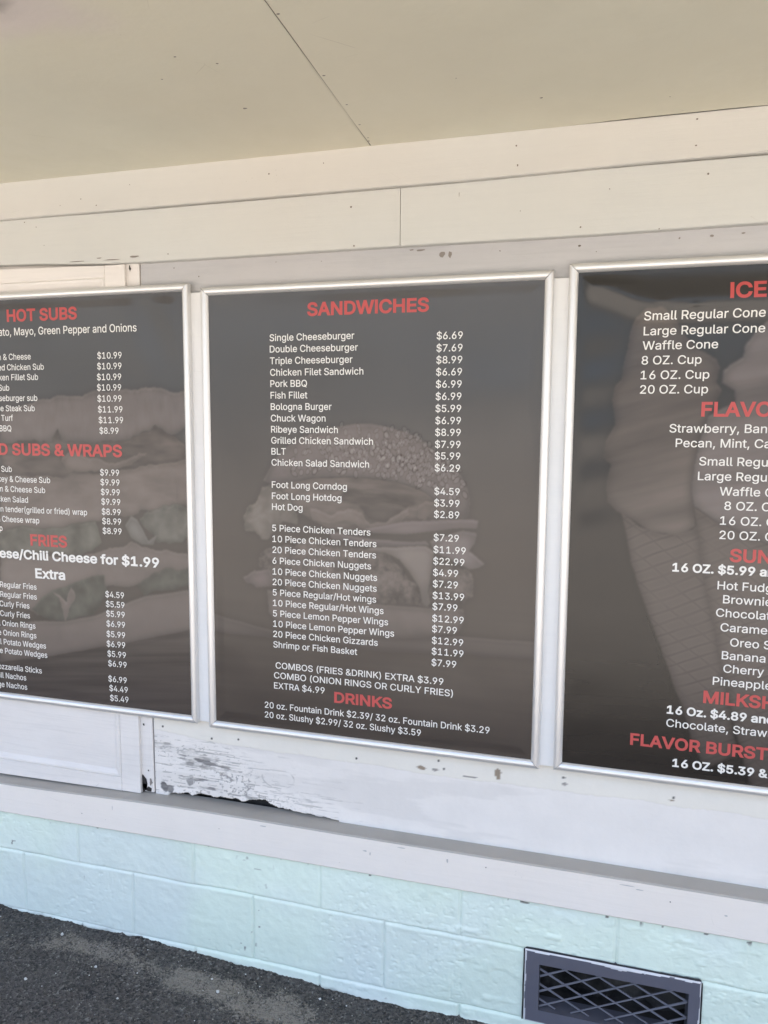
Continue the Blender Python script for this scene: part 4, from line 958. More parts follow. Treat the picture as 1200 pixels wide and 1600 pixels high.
y	389	51 -140 47 -139 52 -121 57 -103 61 -86 65 -86 68 -87 71 -87 83 -90 94 -91 104 -89 114 -87 122 -82 130 -74 138 -66 145 -53 151 -36 155 -24 159 -13 163 -1 114 126 66 252 17 379 40 379 62 379 84 379 111 305 138 230 165 155 174 132 181 109 187 87 193 64 199 42 206 21 198 21 191 21 184 21 190 42 196 64 202 87 209 110 216 132 224 155 251 230 278 305 305 379 327 379 349 379 371 379 316 234 260 88 204 -58 196 -78 187 -94 177 -107 166 -120 153 -129 139 -136 125 -142 109 -145 91 -145 81 -145 72 -144 65 -143 57 -142
z	380	141 0 42 0 42 15 42 30 42 46 112 137 183 228 254 320 254 321 254 322 254 323 185 323 117 323 48 323 48 342 48 361 48 379 143 379 238 379 333 379 333 363 333 347 333 331 264 241 195 150 126 60 126 59 126 58 126 56 197 56 268 56 339 56 339 38 339 19 339 0 240 0
0	453	264 -7 227 -7 189 -7 157 3 130 24 103 45 83 74 69 113 55 152 48 199 48 254 48 309 55 356 69 395 83 434 104 464 130 484 157 505 189 516 227 516 264 516 296 505 323 484 350 464 370 434 384 395 398 356 405 309 405 254 405 199 398 152 384 113 370 74 350 45 323 24 297 3|202 50 227 50 252 50 273 58 290 74 308 90 321 113 330 144 339 174 344 211 344 254 344 297 339 334 330 365 321 395 308 419 290 435 273 451 252 460 227 460 202 460 180 451 163 435 146 419 132 395 123 365 114 334 109 297 109 254 109 211 114 174 123 144 132 113 146 90 163 74 180 58
1	453	181 0 76 0 76 18 76 36 76 55 181 55 286 55 391 55 391 36 391 18 391 0 286 0|250 509 276 509 276 339 276 170 276 0 255 0 234 0 212 0 212 149 212 299 212 448 211 448 210 448 209 448 168 418 127 388 86 358 86 381 86 404 86 427 123 454 161 481 198 509 224 509
2	453	172 0 64 0 64 16 64 32 64 47 121 108 177 168 234 229 254 249 270 267 282 282 295 298 304 313 311 327 317 341 320 356 320 371 320 390 316 405 308 419 299 432 288 442 273 449 259 456 242 460 224 460 204 460 187 456 172 447 158 439 147 428 139 413 131 399 127 382 127 362 107 362 86 362 66 362 66 392 72 419 86 442 100 465 119 483 143 496 167 509 194 516 225 516 255 516 282 509 306 497 329 484 348 467 361 445 374 424 381 399 381 372 381 354 378 335 371 318 364 300 353 280 336 259 319 237 296 211 267 180 229 140 191 100 153 60 153 59 153 58 153 57 231 57 310 57 389 57 389 38 389 19 389 0 281 0
3	453	252 -7 218 -7 187 -7 158 -1 133 10 107 21 86 37 70 57 54 78 46 103 44 132 66 132 87 132 109 132 111 114 117 99 126 87 136 75 149 65 165 59 181 53 199 50 219 50 239 50 258 53 275 61 292 68 305 79 315 93 324 107 329 124 329 145 329 163 325 181 316 196 307 212 293 224 275 234 256 243 231 248 201 248 186 248 172 248 157 248 157 265 157 282 157 299 200 349 244 399 288 448 288 450 288 451 288 452 215 452 142 452 70 452 70 471 70 490 70 509 171 509 272 509 372 509 372 493 372 477 372 461 319 400 265 339 211 278 211 282 211 285 211 289 249 293 281 288 308 276 335 263 356 246 371 222 386 199 393 173 393 145 393 115 385 89 370 66 355 43 335 25 309 12 282 0
4	453	164 105 40 105 40 123 40 141 40 158 109 275 178 392 247 509 268 509 289 509 311 509 243 394 176 280 109 166 109 165 109 164 109 163 210 163 312 163 413 163 413 144 413 125 413 105 289 105|302 0 282 0 282 40 282 81 282 121 282 130 282 138 282 146 282 203 282 260 282 318 302 318 322 318 343 318 343 212 343 106 343 0 322 0
5	453	254 -7 221 -7 191 -7 164 -1 140 11 116 23 97 39 83 60 69 81 61 104 60 130 81 130 101 130 122 130 124 115 129 101 138 89 147 77 159 67 173 60 188 53 204 50 221 50 242 50 260 55 276 64 292 74 305 87 314 104 323 121 328 141 328 162 328 184 323 204 314 221 304 238 291 252 275 262 258 272 239 277 218 277 201 277 184 274 167 268 151 263 138 255 128 246 108 248 88 250 67 253 77 338 86 423 96 509 186 509 276 509 366 509 366 490 366 471 366 452 294 452 222 452 151 452 145 402 139 352 134 301 135 301 135 301 136 301 147 311 161 319 178 325 194 331 211 334 229 334 253 334 274 329 294 321 313 313 331 301 345 285 359 270 371 252 379 231 387 210 391 188 391 163 391 130 384 101 369 76 354 50 334 30 309 15 283 1
6	453	258 -7 226 -7 195 -7 167 0 142 15 118 29 98 49 84 74 71 100 64 129 64 162 64 186 69 212 80 239 91 266 110 300 137 340 176 396 214 453 252 509 276 509 299 509 322 509 265 426 208 344 151 261 149 261 147 261 145 261 150 271 157 280 165 288 174 296 184 302 196 307 207 312 221 314 235 314 266 314 293 308 316 295 339 282 357 263 370 240 382 216 389 189 389 157 389 125 382 97 368 73 354 48 334 28 310 14 286 0|207 48 226 48 246 48 264 53 279 63 294 72 306 85 314 101 323 118 327 136 327 157 327 178 323 197 314 213 306 230 294 242 279 251 264 261 246 265 226 265 207 265 189 261 174 252 159 243 147 230 138 214 129 198 125 179 125 158 125 137 129 118 138 102 147 85 159 72 174 63 189 53
7	453	120 0 97 0 172 149 248 299 323 448 323 450 323 451 323 452 236 452 149 452 62 452 62 471 62 490 62 509 172 509 281 509 391 509 391 489 391 469 391 449 315 299 240 150 165 0 142 0
8	453	260 -7 226 -7 192 -7 162 -1 136 11 109 24 89 40 74 62 59 83 52 108 52 135 52 157 56 177 65 195 74 213 86 229 101 241 116 253 133 261 153 265 153 265 153 266 153 267 128 273 108 287 93 308 78 329 70 353 70 380 70 406 77 429 90 450 104 470 122 486 146 498 169 510 196 516 226 516 256 516 283 510 306 498 329 486 348 470 361 450 375 429 382 406 382 380 382 353 374 329 359 308 344 287 325 273 300 267 300 266 300 265 300 265 319 261 336 253 351 241 366 229 378 213 387 195 396 177 401 157 401 135 401 108 393 83 378 62 364 40 343 24 317 11 291 -1|204 49 226 49 249 49 268 53 285 60 301 68 314 78 323 91 332 105 337 121 337 139 337 158 332 174 322 189 313 203 300 214 283 223 266 231 247 235 226 235 205 235 186 231 169 223 152 214 139 203 130 189 120 174 115 158 115 139 115 121 120 105 129 91 138 78 151 68 167 60 184 53|208 290 226 290 244 290 260 293 274 300 288 307 299 318 307 330 315 343 319 358 319 376 319 393 315 407 308 420 300 433 289 443 275 449 261 456 245 460 226 460 208 460 191 456 177 449 163 443 152 433 145 420 137 407 133 393 133 376 133 358 137 343 145 330 152 318 163 307 178 300 192 293
9	453	195 516 226 516 258 516 286 508 310 494 335 480 354 460 368 434 382 409 389 380 389 347 389 323 383 297 373 270 362 243 343 209 315 168 277 112 239 56 200 0 177 0 154 0 130 0 187 83 244 165 301 248 303 248 305 248 307 248 303 238 296 229 287 221 279 213 269 207 257 202 245 197 232 195 218 195 187 195 160 201 137 214 114 227 96 245 83 269 70 292 64 320 64 352 64 384 71 412 85 436 99 461 118 480 143 494 167 508|246 460 226 460 207 460 189 456 174 446 159 437 147 424 138 407 130 391 125 372 125 352 125 330 130 312 138 295 147 279 159 266 174 257 189 248 207 243 226 243 246 243 263 248 279 257 294 266 306 279 314 295 323 311 327 330 327 350 327 372 323 391 314 407 306 424 294 437 279 446 264 456
$	447	216 -74 202 -74 202 145 202 364 202 583 216 583 230 583 244 583 244 364 244 145 244 -74 230 -74|263 -9 224 -9 187 -9 155 -3 128 9 100 21 79 38 64 60 49 82 40 107 38 137 60 137 82 137 104 137 106 117 112 101 123 88 134 75 149 65 166 59 184 52 203 49 224 49 247 49 268 53 286 60 304 68 319 78 329 92 340 105 346 121 346 139 346 155 341 169 332 179 323 189 311 198 296 205 281 211 264 217 245 222 224 228 204 234 184 239 142 251 109 268 86 289 63 311 52 339 52 372 52 401 60 426 75 448 90 469 111 486 138 498 164 510 194 516 227 516 261 516 290 510 316 498 342 486 362 469 377 449 392 428 400 404 401 378 380 378 358 378 337 378 335 403 323 423 302 437 281 451 256 459 225 459 203 459 184 455 167 448 151 441 138 431 129 418 120 406 115 391 115 376 115 358 120 344 131 334 142 323 154 314 169 308 184 302 199 297 212 293 230 289 247 284 264 279 279 275 295 270 312 264 328 257 344 248 359 238 373 227 385 214 395 198 404 181 408 162 408 139 408 111 401 86 386 64 372 41 351 24 323 11 296 -2
&	448	221 -7 197 -7 163 -7 135 -1 110 12 86 24 67 41 54 62 41 83 34 107 34 133 34 155 39 174 47 189 56 205 69 220 85 235 101 249 119 263 140 279 166 298 191 316 216 335 223 340 230 346 237 352 244 359 250 366 255 375 259 384 262 394 262 405 262 421 256 434 245 445 235 456 220 461 201 461 189 461 178 458 168 453 158 448 151 441 145 431 140 422 137 411 137 399 137 386 140 374 145 363 151 352 159 340 169 327 179 315 190 300 204 284 282 189 360 95 438 0 413 0 389 0 364 0 300 77 236 154 171 231 152 255 135 275 121 293 107 310 95 327 87 344 79 361 75 379 75 398 75 421 81 441 91 458 101 475 116 489 134 499 153 509 175 513 200 513 225 513 247 509 266 499 284 489 298 476 308 459 319 443 324 424 324 404 324 389 321 375 315 362 309 348 302 336 291 325 281 314 269 303 256 293 222 268 188 243 154 217 133 202 119 188 110 174 101 161 97 147 97 131 97 115 101 100 109 87 117 75 129 65 143 57 158 50 174 46 193 46 213 46 233 51 251 59 270 68 286 80 301 95 316 111 328 130 336 151 345 173 349 197 349 224 368 224 388 224 408 224 408 192 404 165 397 144 389 122 381 105 371 92 361 79 352 69 345 62 341 57 337 52 333 47 316 29 296 16 271 7 246 -2
/	249	216 533 235 533 180 330 126 127 71 -76 52 -76 33 -76 14 -76 69 127 124 330 178 533 197 533
.	188	108 -4 95 -4 83 -4 72 0 63 9 54 18 50 28 50 41 50 54 54 65 63 73 72 82 83 87 95 87 108 87 119 82 128 73 137 65 141 54 141 41 141 28 137 18 128 9 119 0
,	188	53 -119 38 -119 48 -56 58 8 68 71 91 71 114 71 137 71 119 8 102 -56 84 -119 69 -119
(	273	89 156 89 207 89 244 93 283 101 324 108 364 119 404 132 441 145 479 160 511 177 539 196 539 216 539 236 539 219 504 204 467 191 428 178 389 168 351 161 313 155 276 151 240 151 207 151 176 154 146 160 115 166 83 176 51 188 16 201 -18 217 -56 236 -96 216 -96 196 -96 177 -96 148 -47 126 3 111 55 97 106
)	273	57 -96 37 -96 57 -55 73 -17 86 18 98 53 107 85 113 116 119 147 122 177 122 207 122 240 118 276 112 313 105 351 95 389 82 428 70 467 55 504 37 539 57 539 77 539 97 539 113 511 128 479 142 441 155 404 165 364 173 323 180 283 184 244 184 207 184 156 177 104 161 53 146 2 125 -48 97 -96 77 -96
-	453	263 244 337 244 337 226 337 207 337 188 263 188 188 188 114 188 114 207 114 226 114 244 188 244
 	188	
'''

# lettering: text, style, left edge, baseline, cap height, width factor (metres)
TEXT_SANDWICH = [
    ('SANDWICHES', 'hr', -0.7534, 1.9028, 0.0320, 1.119),
    ('Single Cheeseburger', 'i', -0.8624, 1.8389, 0.0178, 1.000),
    ('Double Cheeseburger', 'i', -0.8631, 1.8087, 0.0178, 1.000),
    ('Triple Cheeseburger', 'i', -0.8621, 1.7778, 0.0178, 1.000),
    ('Chicken Filet Sandwich', 'i', -0.8623, 1.7469, 0.0178, 1.000),
    ('Pork BBQ', 'i', -0.8629, 1.7169, 0.0178, 1.000),
    ('Fish Fillet', 'i', -0.8628, 1.6858, 0.0178, 1.000),
    ('Bologna Burger', 'i', -0.8627, 1.6551, 0.0178, 1.000),
    ('Chuck Wagon', 'i', -0.8620, 1.6241, 0.0178, 1.000),
    ('Ribeye Sandwich', 'i', -0.8626, 1.5938, 0.0178, 1.000),
    ('Grilled Chicken Sandwich', 'i', -0.8618, 1.5639, 0.0178, 1.000),
    ('BLT', 'i', -0.8624, 1.5338, 0.0178, 1.000),
    ('Chicken Salad Sandwich', 'i', -0.8617, 1.5035, 0.0178, 1.000),
    ('Foot Long Corndog', 'i', -0.8622, 1.4423, 0.0178, 1.000),
    ('Foot Long Hotdog', 'i', -0.8622, 1.4113, 0.0178, 1.000),
    ('Hot Dog', 'i', -0.8621, 1.3812, 0.0178, 1.000),
    ('5 Piece Chicken Tenders', 'i', -0.8619, 1.3220, 0.0178, 1.000),
    ('10 Piece Chicken Tenders', 'i', -0.8624, 1.2916, 0.0178, 1.000),
    ('20 Piece Chicken Tenders', 'i', -0.8619, 1.2610, 0.0178, 1.000),
    ('6 Piece Chicken Nuggets', 'i', -0.8619, 1.2305, 0.0178, 1.000),
    ('10 Piece Chicken Nuggets', 'i', -0.8622, 1.1999, 0.0178, 1.000),
    ('20 Piece Chicken Nuggets', 'i', -0.8617, 1.1703, 0.0178, 1.000),
    ('5 Piece Regular/Hot wings', 'i', -0.8615, 1.1404, 0.0178, 1.000),
    ('10 Piece Regular/Hot Wings', 'i', -0.8620, 1.1106, 0.0178, 1.000),
    ('5 Piece Lemon Pepper Wings', 'i', -0.8614, 1.0807, 0.0178, 1.000),
    ('10 Piece Lemon Pepper Wings', 'i', -0.8618, 1.0510, 0.0178, 1.000),
    ('20 Piece Chicken Gizzards', 'i', -0.8614, 1.0215, 0.0178, 1.000),
    ('Shrimp or Fish Basket', 'i', -0.8604, 0.9913, 0.0178, 1.000),
    ('$6.69', 'p', -0.4029, 1.8319, 0.0178, 1.000),
    ('$7.69', 'p', -0.4030, 1.8012, 0.0178, 1.000),
    ('$8.99', 'p', -0.4030, 1.7716, 0.0178, 1.000),
    ('$6.69', 'p', -0.4031, 1.7415, 0.0178, 1.000),
    ('$6.99', 'p', -0.4032, 1.7109, 0.0178, 1.000),
    ('$6.99', 'p', -0.4033, 1.6802, 0.0178, 1.000),
    ('$5.99', 'p', -0.4034, 1.6496, 0.0178, 1.000),
    ('$6.99', 'p', -0.4034, 1.6191, 0.0178, 1.000),
    ('$8.99', 'p', -0.4035, 1.5891, 0.0178, 1.000),
    ('$7.99', 'p', -0.4036, 1.5585, 0.0178, 1.000),
    ('$5.99', 'p', -0.4037, 1.5289, 0.0178, 1.000),
    ('$6.29', 'p', -0.4038, 1.4980, 0.0178, 1.000),
    ('$4.59', 'p', -0.4039, 1.4375, 0.0178, 1.000),
    ('$3.99', 'p', -0.4040, 1.4070, 0.0178, 1.000),
    ('$2.89', 'p', -0.4041, 1.3772, 0.0178, 1.000),
    ('$7.29', 'p', -0.4042, 1.3164, 0.0178, 1.000),
    ('$11.99', 'p', -0.4043, 1.2847, 0.0178, 1.000),
    ('$22.99', 'p', -0.4044, 1.2542, 0.0178, 1.000),
    ('$4.99', 'p', -0.4045, 1.2239, 0.0178, 1.000),
    ('$7.29', 'p', -0.4046, 1.1935, 0.0178, 1.000),
    ('$13.99', 'p', -0.4047, 1.1625, 0.0178, 1.000),
    ('$7.99', 'p', -0.4047, 1.1329, 0.0178, 1.000),
    ('$12.99', 'p', -0.4048, 1.1011, 0.0178, 1.000),
    ('$7.99', 'p', -0.4049, 1.0724, 0.0178, 1.000),
    ('$12.99', 'p', -0.4050, 1.0411, 0.0178, 1.000),
    ('$11.99', 'p', -0.4051, 1.0115, 0.0178, 1.000),
    ('$7.99', 'p', -0.4051, 0.9810, 0.0178, 1.000),
    ('COMBOS (FRIES &DRINK) EXTRA $3.99', 'n', -0.8543, 0.9309, 0.0178, 1.056),
    ('COMBO (ONION RINGS OR CURLY FRIES)', 'n', -0.8595, 0.9018, 0.0178, 1.074),
    ('EXTRA $4.99', 'n', -0.8604, 0.8717, 0.0178, 1.003),
    ('DRINKS', 'hr', -0.6803, 0.8502, 0.0285, 1.178),
    ('20 oz. Fountain Drink $2.39/ 32 oz. Fountain Drink $3.29', 'n', -0.8899, 0.8119, 0.0178, 0.982),
    ('20 oz. Slushy $2.99/ 32 oz. Slushy $3.59', 'n', -0.8903, 0.7827, 0.0178, 0.961),
]
TEXT_SUB = [
    ('HOT SUBS', 'hr', -1.7178, 1.9181, 0.0330, 1.086),
    ('Tomato, Mayo, Green Pepper and Onions', 'n', -1.8077, 1.8768, 0.0220, 0.920),
    ('Ham & Cheese', 'i', -1.7922, 1.8050, 0.0178, 0.930),
    ('Grilled Chicken Sub', 'i', -1.8005, 1.7742, 0.0178, 0.930),
    ('Chicken Fillet Sub', 'i', -1.8042, 1.7444, 0.0178, 0.930),
    ('Ham Sub', 'i', -1.8147, 1.7134, 0.0178, 0.930),
    ('Cheeseburger sub', 'i', -1.8145, 1.6824, 0.0178, 0.930),
    ('Cheese Steak Sub', 'i', -1.8233, 1.6519, 0.0178, 0.930),
    ('Surf & Turf', 'i', -1.8256, 1.6227, 0.0178, 0.930),
    ('Pork BBQ', 'i', -1.8186, 1.5909, 0.0178, 0.930),
    ('$10.99', 'p', -1.4053, 1.8024, 0.0178, 0.970),
    ('$10.99', 'p', -1.4070, 1.7721, 0.0178, 0.970),
    ('$10.99', 'p', -1.4092, 1.7413, 0.0178, 0.970),
    ('$10.99', 'p', -1.4104, 1.7111, 0.0178, 0.970),
    ('$10.99', 'p', -1.4105, 1.6793, 0.0178, 0.970),
    ('$11.99', 'p', -1.4100, 1.6482, 0.0178, 0.970),
    ('$11.99', 'p', -1.4091, 1.6173, 0.0178, 0.970),
    ('$8.99', 'p', -1.4078, 1.5864, 0.0178, 0.970),
    ('COLD SUBS & WRAPS', 'hr', -1.8787, 1.5201, 0.0330, 1.151),
    ('Ham Sub', 'i', -1.8198, 1.4671, 0.0178, 0.930),
    ('Turkey & Cheese Sub', 'i', -1.8152, 1.4365, 0.0178, 0.930),
    ('Ham & Cheese Sub', 'i', -1.8093, 1.4057, 0.0178, 0.930),
    ('Chicken Salad', 'i', -1.8204, 1.3741, 0.0178, 0.930),
    ('Chicken tender(grilled or fried) wrap', 'i', -1.8491, 1.3432, 0.0178, 0.930),
    ('Ham & Cheese wrap', 'i', -1.8473, 1.3119, 0.0178, 0.930),
    ('BLT wrap', 'i', -1.8714, 1.2827, 0.0178, 0.930),
    ('$9.99', 'p', -1.4112, 1.4638, 0.0178, 0.970),
    ('$9.99', 'p', -1.4112, 1.4350, 0.0178, 0.970),
    ('$9.99', 'p', -1.4111, 1.4061, 0.0178, 0.970),
    ('$9.99', 'p', -1.4108, 1.3774, 0.0178, 0.970),
    ('$8.99', 'p', -1.4107, 1.3476, 0.0178, 0.970),
    ('$8.99', 'p', -1.4103, 1.3192, 0.0178, 0.970),
    ('$8.99', 'p', -1.4099, 1.2903, 0.0178, 0.970),
    ('FRIES', 'hr', -1.6703, 1.2429, 0.0330, 1.099),
    ('Cheese/Chili Cheese for $1.99', 'b', -1.8733, 1.1990, 0.0270, 1.212),
    ('Extra', 'b', -1.6585, 1.1417, 0.0285, 1.202),
    ('Small Regular Fries', 'i', -1.8589, 1.1037, 0.0178, 0.930),
    ('Large Regular Fries', 'i', -1.8612, 1.0725, 0.0178, 0.930),
    ('Small Curly Fries', 'i', -1.8635, 1.0421, 0.0178, 0.930),
    ('Large Curly Fries', 'i', -1.8648, 1.0107, 0.0178, 0.930),
    ('Small Onion Rings', 'i', -1.8571, 0.9795, 0.0178, 0.930),
    ('Large Onion Rings', 'i', -1.8565, 0.9486, 0.0178, 0.930),
    ('Small Potato Wedges', 'i', -1.8558, 0.9188, 0.0178, 0.930),
    ('Large Potato Wedges', 'i', -1.8540, 0.8896, 0.0178, 0.930),
    ('Mozzarella Sticks', 'i', -1.8357, 0.8371, 0.0178, 0.930),
    ('Small Nachos', 'i', -1.8544, 0.8083, 0.0178, 0.930),
    ('Large Nachos', 'i', -1.8542, 0.7779, 0.0178, 0.930),
    ('$4.59', 'p', -1.4084, 1.0977, 0.0178, 0.970),
    ('$5.59', 'p', -1.4078, 1.0682, 0.0178, 0.970),
    ('$5.99', 'p', -1.4077, 1.0387, 0.0178, 0.970),
    ('$6.99', 'p', -1.4076, 1.0079, 0.0178, 0.970),
    ('$5.99', 'p', -1.4084, 0.9761, 0.0178, 0.970),
    ('$6.99', 'p', -1.4092, 0.9455, 0.0178, 0.970),
    ('$5.99', 'p', -1.4077, 0.9149, 0.0178, 0.970),
    ('$6.99', 'p', -1.4062, 0.8847, 0.0178, 0.970),
    ('$6.99', 'p', -1.4077, 0.8364, 0.0178, 0.970),
    ('$4.49', 'p', -1.4053, 0.8068, 0.0178, 0.970),
    ('$5.49', 'p', -1.4042, 0.7762, 0.0178, 0.970),
]
TEXT_ICE = [
    ('ICE CREAM', 'hr', 0.2739, 1.9066, 0.0330, 1.090),
    ('Small Regular Cone', 'i', 0.0925, 1.8627, 0.0195, 1.055),
    ('Large Regular Cone', 'i', 0.0920, 1.8283, 0.0195, 1.055),
    ('Waffle Cone', 'i', 0.0929, 1.7949, 0.0195, 1.055),
    ('8 OZ. Cup', 'i', 0.0906, 1.7607, 0.0195, 1.055),
    ('16 OZ. Cup', 'i', 0.0890, 1.7264, 0.0195, 1.055),
    ('20 OZ. Cup', 'i', 0.0895, 1.6928, 0.0195, 1.055),
    ('FLAVORS', 'hr', 0.2269, 1.6403, 0.0310, 1.090),
    ('Strawberry, Banana', 'i', 0.1603, 1.6018, 0.0195, 1.055),
    ('Pecan, Mint, Caramel', 'i', 0.1746, 1.5677, 0.0195, 1.055),
    ('Small Regular', 'i', 0.2292, 1.5255, 0.0195, 1.055),
    ('Large Regular', 'i', 0.2272, 1.4909, 0.0195, 1.055),
    ('Waffle Cone', 'i', 0.2780, 1.4561, 0.0195, 1.055),
    ('8 OZ. Cup', 'i', 0.2883, 1.4225, 0.0195, 1.055),
    ('16 OZ. Cup', 'i', 0.2800, 1.3875, 0.0195, 1.055),
    ('20 OZ. Cup', 'i', 0.2808, 1.3535, 0.0195, 1.055),
    ('SUNDAES', 'hr', 0.3074, 1.3015, 0.0285, 1.090),
    ('16 OZ. $5.99 and', 'b', 0.1810, 1.2706, 0.0195, 1.080),
    ('Hot Fudge', 'i', 0.2830, 1.2331, 0.0195, 1.055),
    ('Brownie', 'i', 0.2968, 1.2003, 0.0195, 1.055),
    ('Chocolate', 'i', 0.2839, 1.1673, 0.0195, 1.055),
    ('Caramel', 'i', 0.2955, 1.1324, 0.0195, 1.055),
    ('Oreo Sundae', 'i', 0.3184, 1.0974, 0.0195, 1.055),
    ('Banana', 'i', 0.3010, 1.0646, 0.0195, 1.055),
    ('Cherry Sundae', 'i', 0.3069, 1.0323, 0.0195, 1.055),
    ('Pineapple', 'i', 0.2845, 0.9997, 0.0195, 1.055),
    ('MILKSHAKES', 'hr', 0.2656, 0.9532, 0.0285, 1.090),
    ('16 Oz. $4.89 and', 'b', 0.1846, 0.9169, 0.0195, 1.080),
    ('Chocolate, Strawberry', 'i', 0.1856, 0.8833, 0.0195, 1.055),
    ('FLAVOR BURST', 'hr', 0.1027, 0.8271, 0.0280, 1.089),
    ('16 OZ. $5.39 &', 'b', 0.2034, 0.7829, 0.0195, 1.095),
]

# printed pictures: outlines on the posters (metres along the wall, height)
BURGER = {
    'bun': [(-0.887, 1.462), (-0.872, 1.490), (-0.853, 1.521), (-0.820, 1.552), (-0.787, 1.574), (-0.746, 1.592), (-0.699, 1.605), (-0.659, 1.612), (-0.614, 1.619), (-0.569, 1.618), (-0.525, 1.611), (-0.481, 1.601), (-0.449, 1.586), (-0.416, 1.562), (-0.389, 1.539), (-0.363, 1.519), (-0.336, 1.496), (-0.323, 1.476), (-0.314, 1.450), (-0.308, 1.419), (-0.312, 1.385), (-0.329, 1.376), (-0.361, 1.396), (-0.393, 1.422), (-0.426, 1.444), (-0.447, 1.454), (-0.502, 1.469), (-0.546, 1.476), (-0.614, 1.479), (-0.682, 1.479), (-0.747, 1.473), (-0.806, 1.461), (-0.854, 1.451)],
    'band': [(-0.872, 1.450), (-0.806, 1.461), (-0.747, 1.473), (-0.614, 1.479), (-0.502, 1.469), (-0.426, 1.444), (-0.361, 1.396), (-0.329, 1.376), (-0.371, 1.372), (-0.425, 1.367), (-0.479, 1.360), (-0.579, 1.334), (-0.694, 1.334), (-0.747, 1.360), (-0.783, 1.381), (-0.830, 1.413)],
    'gap': [(-0.648, 1.440), (-0.614, 1.447), (-0.569, 1.443), (-0.524, 1.439), (-0.463, 1.427), (-0.447, 1.409), (-0.480, 1.403), (-0.535, 1.412), (-0.614, 1.401), (-0.659, 1.413)],
    'gap2': [(-0.614, 1.403), (-0.535, 1.406), (-0.479, 1.397), (-0.501, 1.370), (-0.540, 1.357), (-0.568, 1.364), (-0.591, 1.380)],
    'frill': [(-0.947, 1.364), (-0.935, 1.384), (-0.910, 1.396), (-0.897, 1.416), (-0.888, 1.445), (-0.854, 1.451), (-0.824, 1.424), (-0.783, 1.370), (-0.780, 1.342), (-0.825, 1.346), (-0.855, 1.327), (-0.868, 1.299), (-0.893, 1.292), (-0.911, 1.319), (-0.942, 1.318)],
    'onion': [(-0.747, 1.393), (-0.694, 1.373), (-0.636, 1.392), (-0.596, 1.382), (-0.579, 1.356), (-0.534, 1.358), (-0.490, 1.392), (-0.469, 1.406), (-0.471, 1.382), (-0.501, 1.354), (-0.534, 1.341), (-0.557, 1.335), (-0.591, 1.339), (-0.613, 1.354), (-0.648, 1.361), (-0.688, 1.346), (-0.712, 1.350), (-0.741, 1.360)],
    'onionr': [(-0.441, 1.409), (-0.425, 1.420), (-0.393, 1.419), (-0.409, 1.395), (-0.425, 1.370), (-0.446, 1.372)],
    'ham': [(-0.591, 1.339), (-0.479, 1.363), (-0.371, 1.372), (-0.313, 1.377), (-0.287, 1.373), (-0.291, 1.352), (-0.344, 1.350), (-0.424, 1.338), (-0.479, 1.328), (-0.568, 1.329)],
    'patty': [(-0.902, 1.251), (-0.862, 1.276), (-0.694, 1.307), (-0.590, 1.284), (-0.534, 1.276), (-0.483, 1.235), (-0.439, 1.178), (-0.422, 1.163), (-0.407, 1.256), (-0.310, 1.245), (-0.294, 1.209), (-0.299, 1.177), (-0.325, 1.153), (-0.422, 1.138), (-0.533, 1.138), (-0.706, 1.143), (-0.827, 1.152), (-0.876, 1.172), (-0.894, 1.217)],
    'hamlow': [(-0.694, 1.326), (-0.568, 1.313), (-0.468, 1.309), (-0.424, 1.314), (-0.413, 1.304), (-0.501, 1.294), (-0.568, 1.295), (-0.688, 1.307)],
    'hamright': [(-0.413, 1.314), (-0.328, 1.345), (-0.291, 1.341), (-0.296, 1.315), (-0.311, 1.293), (-0.269, 1.263), (-0.284, 1.252), (-0.310, 1.245), (-0.402, 1.288)],
    'cheese': [(-0.590, 1.284), (-0.534, 1.279), (-0.495, 1.262), (-0.467, 1.231), (-0.439, 1.189), (-0.433, 1.151), (-0.419, 1.140), (-0.411, 1.150), (-0.416, 1.180), (-0.407, 1.256), (-0.402, 1.288), (-0.424, 1.302), (-0.501, 1.294), (-0.568, 1.292)],
    'tomato': [(-0.950, 1.191), (-0.918, 1.210), (-0.869, 1.218), (-0.857, 1.190), (-0.869, 1.167), (-0.913, 1.161), (-0.944, 1.173)],
    'bottombun': [(-0.877, 1.155), (-0.827, 1.152), (-0.706, 1.143), (-0.533, 1.138), (-0.422, 1.138), (-0.322, 1.140), (-0.318, 1.111), (-0.329, 1.083), (-0.345, 1.071), (-0.476, 1.049), (-0.707, 1.040), (-0.840, 1.053), (-0.873, 1.091)],
    'table': [(-1.070, 1.079), (-0.854, 1.040), (-0.318, 1.067), (-0.126, 1.069), (-0.124, 1.024), (-0.535, 1.008), (-1.071, 1.023)],
}
